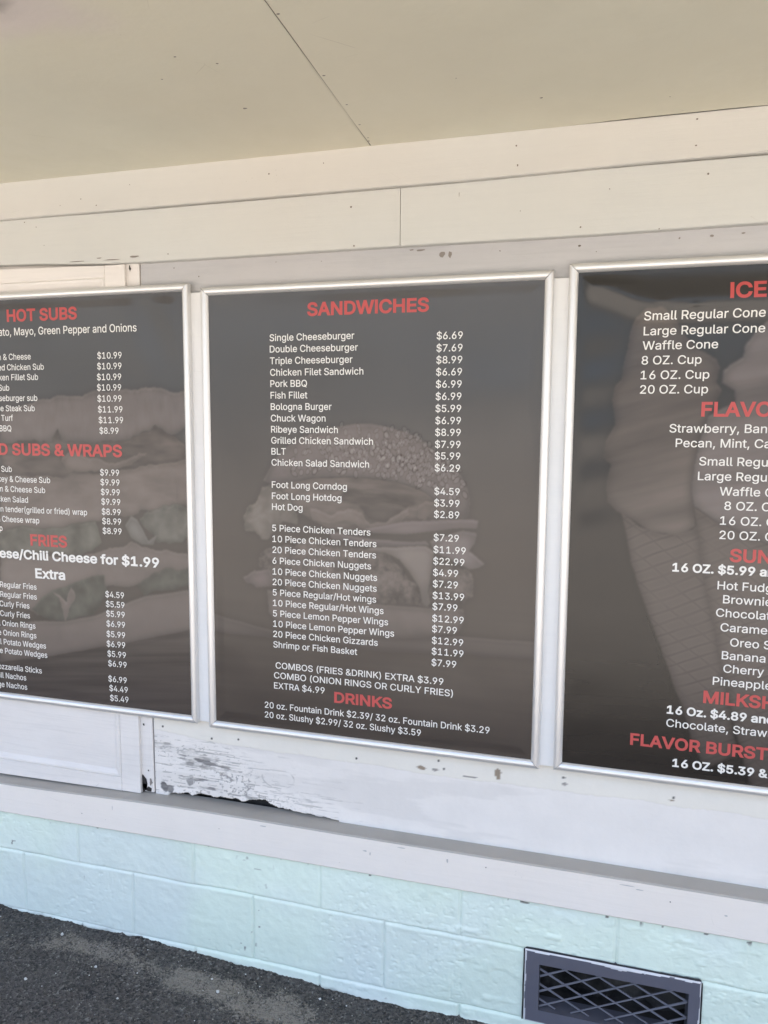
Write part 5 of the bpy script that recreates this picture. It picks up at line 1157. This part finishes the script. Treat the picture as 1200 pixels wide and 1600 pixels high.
SUB = {
    'breadtop': [(-1.764, 1.559), (-1.758, 1.657), (-1.663, 1.672), (-1.581, 1.691), (-1.414, 1.708), (-1.243, 1.714), (-1.100, 1.706), (-1.092, 1.620), (-1.164, 1.584), (-1.225, 1.605), (-1.333, 1.564), (-1.531, 1.562), (-1.556, 1.603), (-1.577, 1.561)],
    'filling': [(-1.764, 1.559), (-1.577, 1.561), (-1.556, 1.603), (-1.531, 1.562), (-1.333, 1.564), (-1.225, 1.605), (-1.164, 1.584), (-1.108, 1.548), (-1.125, 1.512), (-1.358, 1.480), (-1.559, 1.456), (-1.770, 1.461)],
    'slice': [(-1.546, 1.501), (-1.510, 1.534), (-1.466, 1.521), (-1.357, 1.504), (-1.249, 1.532), (-1.253, 1.521), (-1.358, 1.480), (-1.513, 1.471)],
    'meat': [(-1.770, 1.461), (-1.559, 1.456), (-1.512, 1.490), (-1.358, 1.480), (-1.125, 1.512), (-1.110, 1.467), (-1.112, 1.384), (-1.254, 1.361), (-1.430, 1.331), (-1.567, 1.300), (-1.684, 1.301), (-1.781, 1.281)],
    'lettucedark': [(-1.781, 1.281), (-1.684, 1.301), (-1.567, 1.300), (-1.430, 1.331), (-1.410, 1.259), (-1.502, 1.215), (-1.640, 1.228), (-1.786, 1.200)],
    'lettuceleaf': [(-1.331, 1.320), (-1.308, 1.349), (-1.287, 1.337), (-1.253, 1.276), (-1.225, 1.296), (-1.236, 1.267), (-1.275, 1.266), (-1.311, 1.283)],
    'lettucer': [(-1.287, 1.337), (-1.233, 1.371), (-1.186, 1.386), (-1.118, 1.375), (-1.114, 1.292), (-1.189, 1.270), (-1.225, 1.277)],
    'bread2': [(-1.786, 1.200), (-1.502, 1.215), (-1.322, 1.263), (-1.115, 1.245), (-1.113, 1.180), (-1.305, 1.139), (-1.484, 1.118), (-1.651, 1.026), (-1.794, 1.057)],
    'darkleaf': [(-1.675, 1.035), (-1.644, 1.077), (-1.600, 1.100), (-1.494, 1.147), (-1.414, 1.162), (-1.405, 1.113), (-1.442, 1.042), (-1.488, 1.029), (-1.558, 1.013), (-1.616, 1.019)],
    'darkleaf2': [(-1.272, 1.161), (-1.239, 1.186), (-1.116, 1.199), (-1.117, 1.152), (-1.241, 1.124), (-1.273, 1.116), (-1.294, 1.140)],
    'onionl': [(-1.595, 1.101), (-1.567, 1.063), (-1.553, 1.009), (-1.537, 1.055), (-1.513, 1.086), (-1.525, 1.125), (-1.543, 1.074)],
    'board': [(-1.800, 0.974), (-1.676, 1.004), (-1.558, 1.013), (-1.442, 1.038), (-1.273, 1.113), (-1.114, 1.142), (-1.112, 1.019), (-1.333, 0.962), (-1.611, 0.897), (-1.807, 0.858)],
    'wood': [(-1.807, 0.858), (-1.611, 0.897), (-1.333, 0.962), (-1.112, 1.019), (-1.111, 0.739), (-1.815, 0.720)],
}
CONES = {
    'swirl': [(0.098, 1.890), (0.133, 1.894), (0.162, 1.869), (0.185, 1.824), (0.214, 1.790), (0.256, 1.772), (0.263, 1.750), (0.257, 1.714), (0.271, 1.696), (0.242, 1.640), (0.228, 1.566), (0.216, 1.475), (0.226, 1.415), (0.229, 1.382), (0.193, 1.355), (0.135, 1.362), (0.082, 1.397), (0.054, 1.412), (0.029, 1.436), (0.023, 1.478), (0.032, 1.525), (0.013, 1.540), (0.018, 1.579), (0.040, 1.622), (0.030, 1.678), (0.036, 1.716), (0.050, 1.731), (0.054, 1.776), (0.065, 1.835), (0.079, 1.871)],
    'cone': [(0.063, 1.412), (0.105, 1.376), (0.164, 1.357), (0.221, 1.372), (0.234, 1.385), (0.252, 1.309), (0.271, 1.218), (0.297, 1.111), (0.325, 0.987), (0.350, 0.831), (0.278, 0.789), (0.245, 0.866), (0.195, 1.006), (0.137, 1.161), (0.087, 1.284)],
    'swirlr': [(0.371, 1.862), (0.334, 1.827), (0.313, 1.799), (0.310, 1.777), (0.284, 1.760), (0.271, 1.743), (0.269, 1.714), (0.298, 1.696), (0.300, 1.670), (0.242, 1.640), (0.228, 1.566), (0.216, 1.475), (0.225, 1.430), (0.276, 1.394), (0.388, 1.346), (0.468, 1.343), (0.580, 1.399), (0.598, 1.500), (0.538, 1.641), (0.492, 1.767), (0.423, 1.853)],
    'coner': [(0.225, 1.427), (0.276, 1.394), (0.388, 1.346), (0.468, 1.343), (0.575, 1.384), (0.530, 1.190), (0.466, 0.940), (0.430, 0.729), (0.388, 0.731), (0.308, 1.033), (0.254, 1.263)],
}



def fill_rings(rings):
    """non-zero winding fill of closed rings, cut into flat trapezoids"""
    E = []
    for r in rings:
        for p, q in zip(r, np.roll(r, -1, 0)):
            if abs(p[1] - q[1]) > 1e-7:
                E.append((p[0], p[1], q[0], q[1], 1) if p[1] < q[1] else (q[0], q[1], p[0], p[1], -1))
    E = np.array(E)
    ys = list(E[:, 1]) + list(E[:, 3])
    for i in range(len(E)):
        x1, y1, x2, y2, _ = E[i]
        for j in range(i + 1, len(E)):
            x3, y3, x4, y4, _ = E[j]
            if max(y1, y3) >= min(y2, y4) or max(min(x1, x2), min(x3, x4)) > min(max(x1, x2), max(x3, x4)):
                continue
            d = (x2 - x1) * (y4 - y3) - (y2 - y1) * (x4 - x3)
            if abs(d) < 1e-12:
                continue
            t = ((x3 - x1) * (y4 - y3) - (y3 - y1) * (x4 - x3)) / d
            u = ((x3 - x1) * (y2 - y1) - (y3 - y1) * (x2 - x1)) / d
            if 0 < t < 1 and 0 < u < 1:
                ys.append(y1 + t * (y2 - y1))
    ys = np.unique(np.round(sorted(ys + list(np.linspace(min(ys), max(ys), 9))), 4))
    vs, fs = [], []
    for ya, yb in zip(ys[:-1], ys[1:]):
        ym = (ya + yb) / 2
        k = E[(E[:, 1] < ym) & (E[:, 3] > ym)]
        at = lambda e, y: e[0] + (e[2] - e[0]) * (y - e[1]) / (e[3] - e[1])
        k = sorted(k, key=lambda e: at(e, ym))
        w, left = 0, None
        for e in k:
            if w == 0:
                left = e
            w += int(e[4])
            if w == 0:
                n = len(vs)
                vs += [(at(left, ya), ya), (at(e, ya), ya), (at(e, yb), yb), (at(left, yb), yb)]
                fs.append((n, n + 1, n + 2, n + 3))
    return np.array(vs), fs


def glyph_meshes(weight):
    """outlines -> filled faces, in units of the cap height; weight = how far the outline is swelled"""
    out = {}
    for line in GLYPHS.strip('\n').split('\n'):
        k, a, s = line.split('\t')
        adv = int(a) / 509
        if not s:
            out[k] = (adv, None, None)
            continue
        rings = []
        for sp in s.split('|'):
            q = np.array(list(map(int, sp.split())), float).reshape(-1, 6) / 509
            pts = []
            for r0, r1 in zip(q, np.roll(q, -1, 0)):
                p0, p1, p2, p3 = r0[2:4], r0[4:6], r1[0:2], r1[2:4]
                ch = p3 - p0
                bend = max(abs(np.cross(p1 - p0, ch)), abs(np.cross(p2 - p0, ch))) / (np.hypot(*ch) + 1e-9)
                for t in ((0,) if bend < 0.004 else (0, 0.25, 0.5, 0.75)):
                    pts.append((1 - t) ** 3 * p0 + 3 * (1 - t) ** 2 * t * p1 + 3 * (1 - t) * t * t * p2 + t ** 3 * p3)
            r = np.array(pts)
            r = r[np.hypot(*(r - np.roll(r, 1, 0)).T) > 1e-5]
            rings.append(r)
        area = lambda r: 0.5 * np.sum(r[:, 0] * np.roll(r[:, 1], -1) - np.roll(r[:, 0], -1) * r[:, 1])
        sgn = 1 if area(max(rings, key=lambda r: abs(area(r)))) > 0 else -1
        for i, r in enumerate(rings):
            e0 = r - np.roll(r, 1, 0); e1 = np.roll(r, -1, 0) - r
            n0 = np.stack([e0[:, 1], -e0[:, 0]], 1) / np.hypot(*e0.T)[:, None]
            n1 = np.stack([e1[:, 1], -e1[:, 0]], 1) / np.hypot(*e1.T)[:, None]
            m = n0 + n1
            m = m / np.maximum(0.35, np.sum(m * m, 1) / 2)[:, None]
            rings[i] = r + sgn * weight * m
        if k == '1':        # this face's figure one stands on a short foot
            r = max(rings, key=lambda r: len(r))
            sx = r[:, 0].max()
            x0, x1, h = sx - 0.36 - 0.5 * weight, sx + 0.20 + 0.5 * weight, 0.115 + 1.2 * weight
            foot = np.array([(x0, -weight), (x1, -weight), (x1, h), (x0, h)])
            rings.append(foot if sgn > 0 else foot[::-1])
            adv += 0.08
        v, f = fill_rings(rings)
        out[k] = (adv, v, f)
    return out


FONT = {'thin': glyph_meshes(0.013), 'bold': glyph_meshes(0.050)}
STYLE = {'hr': ('heading', 'bold', 'ink_red'), 'i': ('item_list', 'thin', 'ink_white'), 'p': ('price_list', 'thin', 'ink_white'),
         'n': ('price_note', 'thin', 'ink_white'), 'b': ('price_note', 'bold', 'ink_white')}

PY = 0.0078         # the poster's face behind the lip of the frame


def fade(X, Z, rect, w=0.03):
    x0, x1, z0, z1 = rect
    return sstep(0.012, w + 0.012, np.minimum(np.minimum(X - x0, x1 - X), np.minimum(Z - z0, z1 - Z)))


def wave_sandwich(X, Z):
    return 0.0050 * fbm(X * 2.6, Z * 3.0, 301, 2) + 0.0005 * fbm(X * 9, Z * 9, 303, 2) + 0.0010 * np.exp(-((Z - 1.70) / 0.07) ** 2) * sstep(-0.5, -0.15, X)


def wave_sub(X, Z):
    d = 0.0042 * fbm(X * 3.0, Z * 2.2, 311, 2) + 0.0005 * fbm(X * 9, Z * 9, 313, 2)
    return d + 0.0022 * np.sin((X + 0.35 * (Z - 1.9)) * 42) * sstep(1.70, 1.95, Z) * sstep(-1.42, -1.2, X)


def wave_ice(X, Z):
    d = 0.0022 * fbm(X * 2.2, Z * 2.8, 321, 2)
    ridge = 1.905 + 0.055 * sstep(0.12, -0.06, X)
    d += 0.0085 * np.exp(-((Z - ridge) / 0.032) ** 2)
    d += 0.0010 * np.sin((Z - 0.2 * X) * 52) * sstep(0.10, -0.03, X) * sstep(1.95, 1.75, Z) * (0.15 + 0.85 * sstep(1.15, 1.45, Z))
    for (cx, cz) in [(0.133, 1.905), (0.205, 1.895)]:
        d += 0.0016 * np.exp(-(((X - cx) / 0.014) ** 2 + ((Z - cz) / 0.006) ** 2))
    return d


GN, GM = 480, 640       # poster sheet resolution


def sheen_bg(X, Z, seed, lv):
    """printed backdrop with table grain; sheen painted in: paler grey above, darker brown below"""
    b = np.interp(Z, [0.75, 1.0, 1.25, 1.6, 2.0], lv)  # lighter upward, standing in for reflected sky
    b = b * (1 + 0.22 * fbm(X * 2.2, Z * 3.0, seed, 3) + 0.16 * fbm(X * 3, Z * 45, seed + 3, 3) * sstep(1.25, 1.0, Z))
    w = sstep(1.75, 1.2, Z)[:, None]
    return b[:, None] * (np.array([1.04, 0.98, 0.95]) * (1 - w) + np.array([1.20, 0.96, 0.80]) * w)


GAIN = 1.62


def blur(m, r):
    g = m.reshape(GN, GM)
    for ax in (0, 1, 0, 1):
        k = np.cumsum(np.pad(g, [(r + 1, r) if a == ax else (0, 0) for a in (0, 1)], mode='edge'), ax)
        n = g.shape[ax]
        g = (np.take(k, range(2 * r + 1, n + 2 * r + 1), ax) - np.take(k, range(0, n), ax)) / (2 * r + 1)
    return g.ravel()


def lay(c, m, lum, tint=(1.12, 1.0, 0.92)):
    """print one shape over the picture: soft edge, the studio shading that was in the printed photo"""
    hard = m
    m = blur(hard, 1)
    inner = blur(hard, 9)
    g = hard.reshape(GN, GM)
    rim = blur((g * (1 - np.roll(g, -4, 1))).ravel(), 1)
    lum = np.asarray(lum) * GAIN * (0.70 + 0.34 * sstep(0.45, 0.98, inner)) * (1 + 0.30 * rim)
    c = c * (1 - 0.40 * (blur(hard, 6) * (1 - hard)))[:, None]
    return c * (1 - m[:, None]) + m[:, None] * (np.asarray(lum).reshape(-1, 1) * np.array(tint) * np.array([1.07, 0.97, 0.92]))


def warp(X, Z, a, s, seed):
    return X + a * fbm(X * s, Z * s, seed, 3), Z + a * fbm(X * s, Z * s, seed + 9, 3)


def art_burger(X, Z):
    c = sheen_bg(X, Z, 400, (0.056, 0.053, 0.052, 0.073, 0.086))
    P = BURGER
    t1 = fbm(X * 30, Z * 30, 410, 4); t2 = fbm(X * 90, Z * 90, 411, 3); t3 = fbm(X * 7, Z * 18, 412, 3)
    cr = 0.5 - 1.6 * np.abs(fbm(X * 24, Z * 24, 416, 3)); cr2 = 0.5 - 1.6 * np.abs(fbm(X * 13, Z * 40, 417, 3))
    Wx, Wz = warp(X, Z, 0.010, 40, 415)
    Sx, Sz = warp(X, Z, 0.004, 12, 418)
    mk = lambda k, r=0: (in_poly(P[k], Wx, Wz) if r else in_poly(P[k], Sx, Sz)).astype(float)
    c = lay(c, mk('table'), 0.042 + 0.005 * fbm(X * 3, Z * 60, 420, 3))
    c = lay(c, mk('bottombun'), 0.060 + 0.008 * t3 + 0.006 * t1 - 0.10 * np.maximum(0, 1.11 - Z))
    pt = 0.046 + 0.040 * t1 + 0.020 * t2 + 0.014 * cr
    c = lay(c, mk('patty', 1), pt.clip(0.022, 0.085))
    c = lay(c, mk('tomato', 1), 0.066 + 0.008 * t1, (1.12, .98, .95))
    c = lay(c, mk('band'), 0.056 + 0.022 * fbm(X * 10, Z * 55, 422, 3) + 0.016 * cr2)
    c = lay(c, mk('frill', 1), 0.062 + 0.020 * t1 + 0.030 * cr, (1.08, 1.02, .92))
    c = lay(c, mk('gap', 1), 0.042 + 0.018 * fbm(X * 14, Z * 50, 423, 3) + 0.012 * cr2)
    c = lay(c, mk('gap2', 1), 0.042 + 0.006 * t1)
    c = lay(c, mk('onion', 1), 0.080 + 0.022 * fbm(X * 24, Z * 24, 425, 3) + 0.020 * cr)
    c = lay(c, mk('onionr', 1), 0.075 + 0.016 * t1)
    c = lay(c, mk('hamright'), 0.078 + 0.012 * fbm(X * 9, Z * 36, 426, 3), (1.08, .99, .97))
    c = lay(c, mk('hamlow'), 0.074 + 0.008 * t3, (1.08, .98, .97))
    c = lay(c, mk('ham'), 0.088 + 0.014 * t3 + 0.012 * fbm(X * 8, Z * 70, 427, 3), (1.09, .98, .97))
    c = lay(c, mk('cheese'), 0.084 + 0.014 * t3 + 0.016 * fbm((X + Z) * 12, (X - Z) * 5, 428, 3) + 0.14 * (Z - 1.22), (1.08, 1.0, .93))
    bun = mk('bun')
    bl = 0.070 + 0.010 * t1 + 0.005 * t2 + 0.05 * (Z - 1.52) - 0.03 * np.abs(X + 0.62)
    c = lay(c, bun, bl, (1.09, 1.0, .98))
    # sesame seeds, thick on the crown
    rs = random.Random(12)
    n = 0
    pts = P['bun']
    while n < 330:
        x = rs.uniform(-0.80, -0.32); z = rs.gauss(1.535, 0.05)
        if rs.random() > 0.25 + 0.75 * min(1, max(0, (x + 0.78) / 0.25)):
            continue
        if not in_poly(pts, np.array([x]), np.array([z - 0.006]))[0]:
            continue
        n += 1
        a = rs.uniform(0.6, 2.5); ca, sa = math.cos(a), math.sin(a)
        L, Wd = rs.uniform(.0070, .0100), rs.uniform(.0040, .0058)
        idx = np.nonzero((np.abs(X - x) < 0.014) & (np.abs(Z - z) < 0.014))[0]
        dx, dz = X[idx] - x, Z[idx] - z
        r = np.sqrt(((dx * ca + dz * sa) / L) ** 2 + ((-dx * sa + dz * ca) / Wd) ** 2)
        k = rs.uniform(0.7, 1.1)
        up = sstep(1.0, 0.7, r) * 0.030 * k
        dn = np.exp(-((r - 1.2) / 0.22) ** 2) * 0.022 * k
        c[idx] += (up - dn)[:, None] * np.array([1.06, 1, .95])
    return c


def art_sub(X, Z):
    c = sheen_bg(X, Z, 430, (0.040, 0.041, 0.046, 0.068, 0.078))
    P = SUB
    t1 = fbm(X * 26, Z * 26, 440, 4); t3 = fbm(X * 6, Z * 16, 442, 3)
    cr = 0.5 - 1.6 * np.abs(fbm(X * 16, Z * 16, 446, 3)); cr2 = 0.5 - 1.6 * np.abs(fbm(X * 9, Z * 28, 447, 3))
    Wx, Wz = warp(X, Z, 0.014, 26, 445); Sx, Sz = warp(X, Z, 0.005, 9, 448)
    mk = lambda k, r=0: (in_poly(P[k], Wx, Wz) if r else in_poly(P[k], Sx, Sz)).astype(float)
    c = lay(c, mk('wood'), 0.030 + 0.012 * fbm(X * 2.5 + Z * 0.6, (Z - 0.10 * X) * 70, 450, 4))
    c = lay(c, mk('board'), 0.062 + 0.006 * t3 + 0.004 * t1)
    c = lay(c, mk('bread2', 1), 0.066 + 0.010 * t3 + 0.006 * t1)
    c = lay(c, mk('meat', 1), 0.064 + 0.016 * t3 + 0.010 * t1 + 0.012 * cr2)
    c = lay(c, mk('lettucedark', 1), 0.048 + 0.02 * t1 + 0.026 * cr, (1.0, 1.05, .90))
    c = lay(c, mk('lettucer', 1), 0.052 + 0.02 * t1 + 0.028 * cr, (1.0, 1.04, .92))
    c = lay(c, mk('lettuceleaf'), 0.080 + 0.010 * t1, (1.0, 1.02, .95))
    c = lay(c, mk('darkleaf', 1), 0.034 + 0.012 * t1 + 0.020 * cr, (.98, 1.06, .90))
    c = lay(c, mk('darkleaf2', 1), 0.036 + 0.012 * t1 + 0.020 * cr, (.98, 1.05, .90))
    c = lay(c, mk('onionl', 1), 0.078 + 0.012 * t1)
    c = lay(c, mk('filling', 1), 0.040 + 0.022 * fbm(X * 12, Z * 34, 452, 3) + 0.022 * cr2)
    c = lay(c, mk('slice', 1), 0.072 + 0.01 * t1)
    c = lay(c, mk('breadtop', 1), 0.070 + 0.012 * t3 + 0.010 * fbm(X * 60, Z * 24, 453, 3), (1.08, 1.0, .97))
    return c


def art_cones(X, Z):
    c = sheen_bg(X, Z, 460, (0.014, 0.014, 0.017, 0.030, 0.034))
    P = CONES
    Sx, Sz = warp(X, Z, 0.006, 14, 468)

    def waffle(ax, lean):
        Xw, Zw_ = warp(X, Z, 0.010, 7, 475)
        a = (-Xw * 0.42 + Zw_ * 0.91 - lean) / 0.027; b = (Xw * 0.62 + Zw_ * 0.78 + lean) / 0.047
        d = np.minimum(np.abs(a - np.round(a)) * 0.030, np.abs(b - np.round(b)) * 0.047 + 0.0012)
        fx = fbm(X * 20, Z * 20, 470, 3)
        return 0.055 + 0.008 * fbm(X * 5, Z * 5, 471, 3) + 0.004 * fx - 0.0150 * sstep(0.0046, 0.0010, d + 0.0012 * fx) * (0.6 + fx) + 0.0035 * np.exp(-((d - 0.006) / 0.0022) ** 2)

    def swirl(seed, lean):
        s = Z - lean * X
        return 0.062 + 0.034 * fbm(X * 3.2, s * 22, seed, 4) + 0.012 * (0.5 - 1.6 * np.abs(fbm(X * 2.0, s * 11, seed + 7, 2))) + 0.010 * fbm(X * 2, s * 7, seed + 4, 2)

    dim = (sstep(0.60, 1.1, Z) * 0.35 + 0.65) * 0.78
    c = lay(c, in_poly(P['cone'], Sx, Sz).astype(float), waffle(0, 0.0) * dim)
    m = in_poly(P['swirl'], Sx, Sz).astype(float)
    c = lay(c, m, swirl(480, 0.28) * 0.72 * (0.80 + 0.25 * sstep(-0.02, 0.12, X)))
    c = lay(c, in_poly(P['coner'], Sx, Sz).astype(float), waffle(0, 0.013) * dim * 1.04)
    c = lay(c, in_poly(P['swirlr'], Sx, Sz).astype(float), swirl(490, 0.16) * 0.94 + 0.005, (1.08, 1.0, .99))
    return c


# framed boards: outer rectangle, art, wave, text
PROFILE = [(0.0000, 0.0050), (0.0008, 0.0022), (0.0030, 0.0000), (0.0065, -0.0014), (0.0105, -0.0016), (0.0145, -0.0004),
           (0.0180, 0.0022), (0.0205, 0.0052), (0.0215, 0.0066)]


def menu_sign(label, rect, art, wave, rows):
    x0, x1, z0, z1 = rect
    root = thing('menu_board', label, 'menu board', ((x0 + x1) / 2, 0.0165, z0), 'framed menu boards on the wall')
    bars = mitred('frame_rail', rect, PROFILE, M['alu'], root, gap=0.0009, back=0.0160)
    for o in bars:
        n = len(o.data.polygons)
        o.data.polygons.foreach_set('use_smooth', [len(p.vertices) == 4 for p in o.data.polygons])
        o.data.set_sharp_from_angle(angle=math.radians(35))
    mb = MB()
    mb.box(x0 + 0.018, x1 - 0.018, 0.0125, 0.0155, z0 + 0.018, z1 - 0.018)
    mb.build('backing_board', M['stud'], root)
    pr = (x0 + 0.0150, x1 - 0.0150, z0 + 0.0150, z1 - 0.0150)
    xs = np.linspace(pr[0], pr[1], GN); zs = np.linspace(pr[2], pr[3], GM)
    X, Z = [a.ravel() for a in np.meshgrid(xs, zs, indexing='ij')]
    wv = lambda a, b: PY - fade(a, b, pr) * np.clip(wave(a, b) + 0.0012, -0.0045, 0.0115)
    V = np.stack([X, wv(X, Z), Z], 1)
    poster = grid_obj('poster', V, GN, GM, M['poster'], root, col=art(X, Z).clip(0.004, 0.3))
    runs = []
    for r in rows:
        st = r[1]
        if runs and runs[-1][0] == st and st != 'hr' and abs(runs[-1][1][-1][3] - r[3]) < 0.045 and runs[-1][1][-1][3] > r[3]:
            runs[-1][1].append(r)
        else:
            runs.append((st, [r]))
    for st, rs in runs:
        name, wt, inkn = STYLE[st]
        G = FONT[wt]
        vs, fs = [], []
        nb = 0
        for (txt, _, x, z, cap, sx) in rs:
            pen = 0.0
            for ch in txt:
                adv, v, f = G[ch]
                if v is not None:
                    a = x + (pen + v[:, 0]) * cap * sx
                    b = z + v[:, 1] * cap
                    vs.append(np.stack([a, b], 1))
                    fs += [tuple(nb + i for i in q) for q in f]
                    nb += len(v)
                pen += adv
        P = np.vstack(vs)
        ok = (P[:, 0] > pr[0] + 0.008) & (P[:, 0] < pr[1] - 0.008)
        fs = [q for q in fs if all(ok[i] for i in q)]
        Yt = wv(P[:, 0], P[:, 1]) - 0.00045
        me = bpy.data.meshes.new(name)
        me.from_pydata(np.stack([P[:, 0], Yt, P[:, 1]], 1).tolist(), [], fs)
        me.update()
        sub(link(name, me, M[inkn]), poster)
    return root


menu_sign('silver framed sandwiches menu board with a faded burger picture', (-1.0652, -0.1155, 0.7330, 1.9880), art_burger, wave_sandwich, TEXT_SANDWICH)
menu_sign('silver framed hot subs and fries menu board with a faded sub picture', (-2.0525, -1.1028, 0.7395, 2.0025), art_sub, wave_sub, TEXT_SUB)
menu_sign('silver framed ice cream menu board with faded waffle cones', (-0.0800, 0.8700, 0.7370, 2.0005), art_cones, wave_ice, TEXT_ICE)
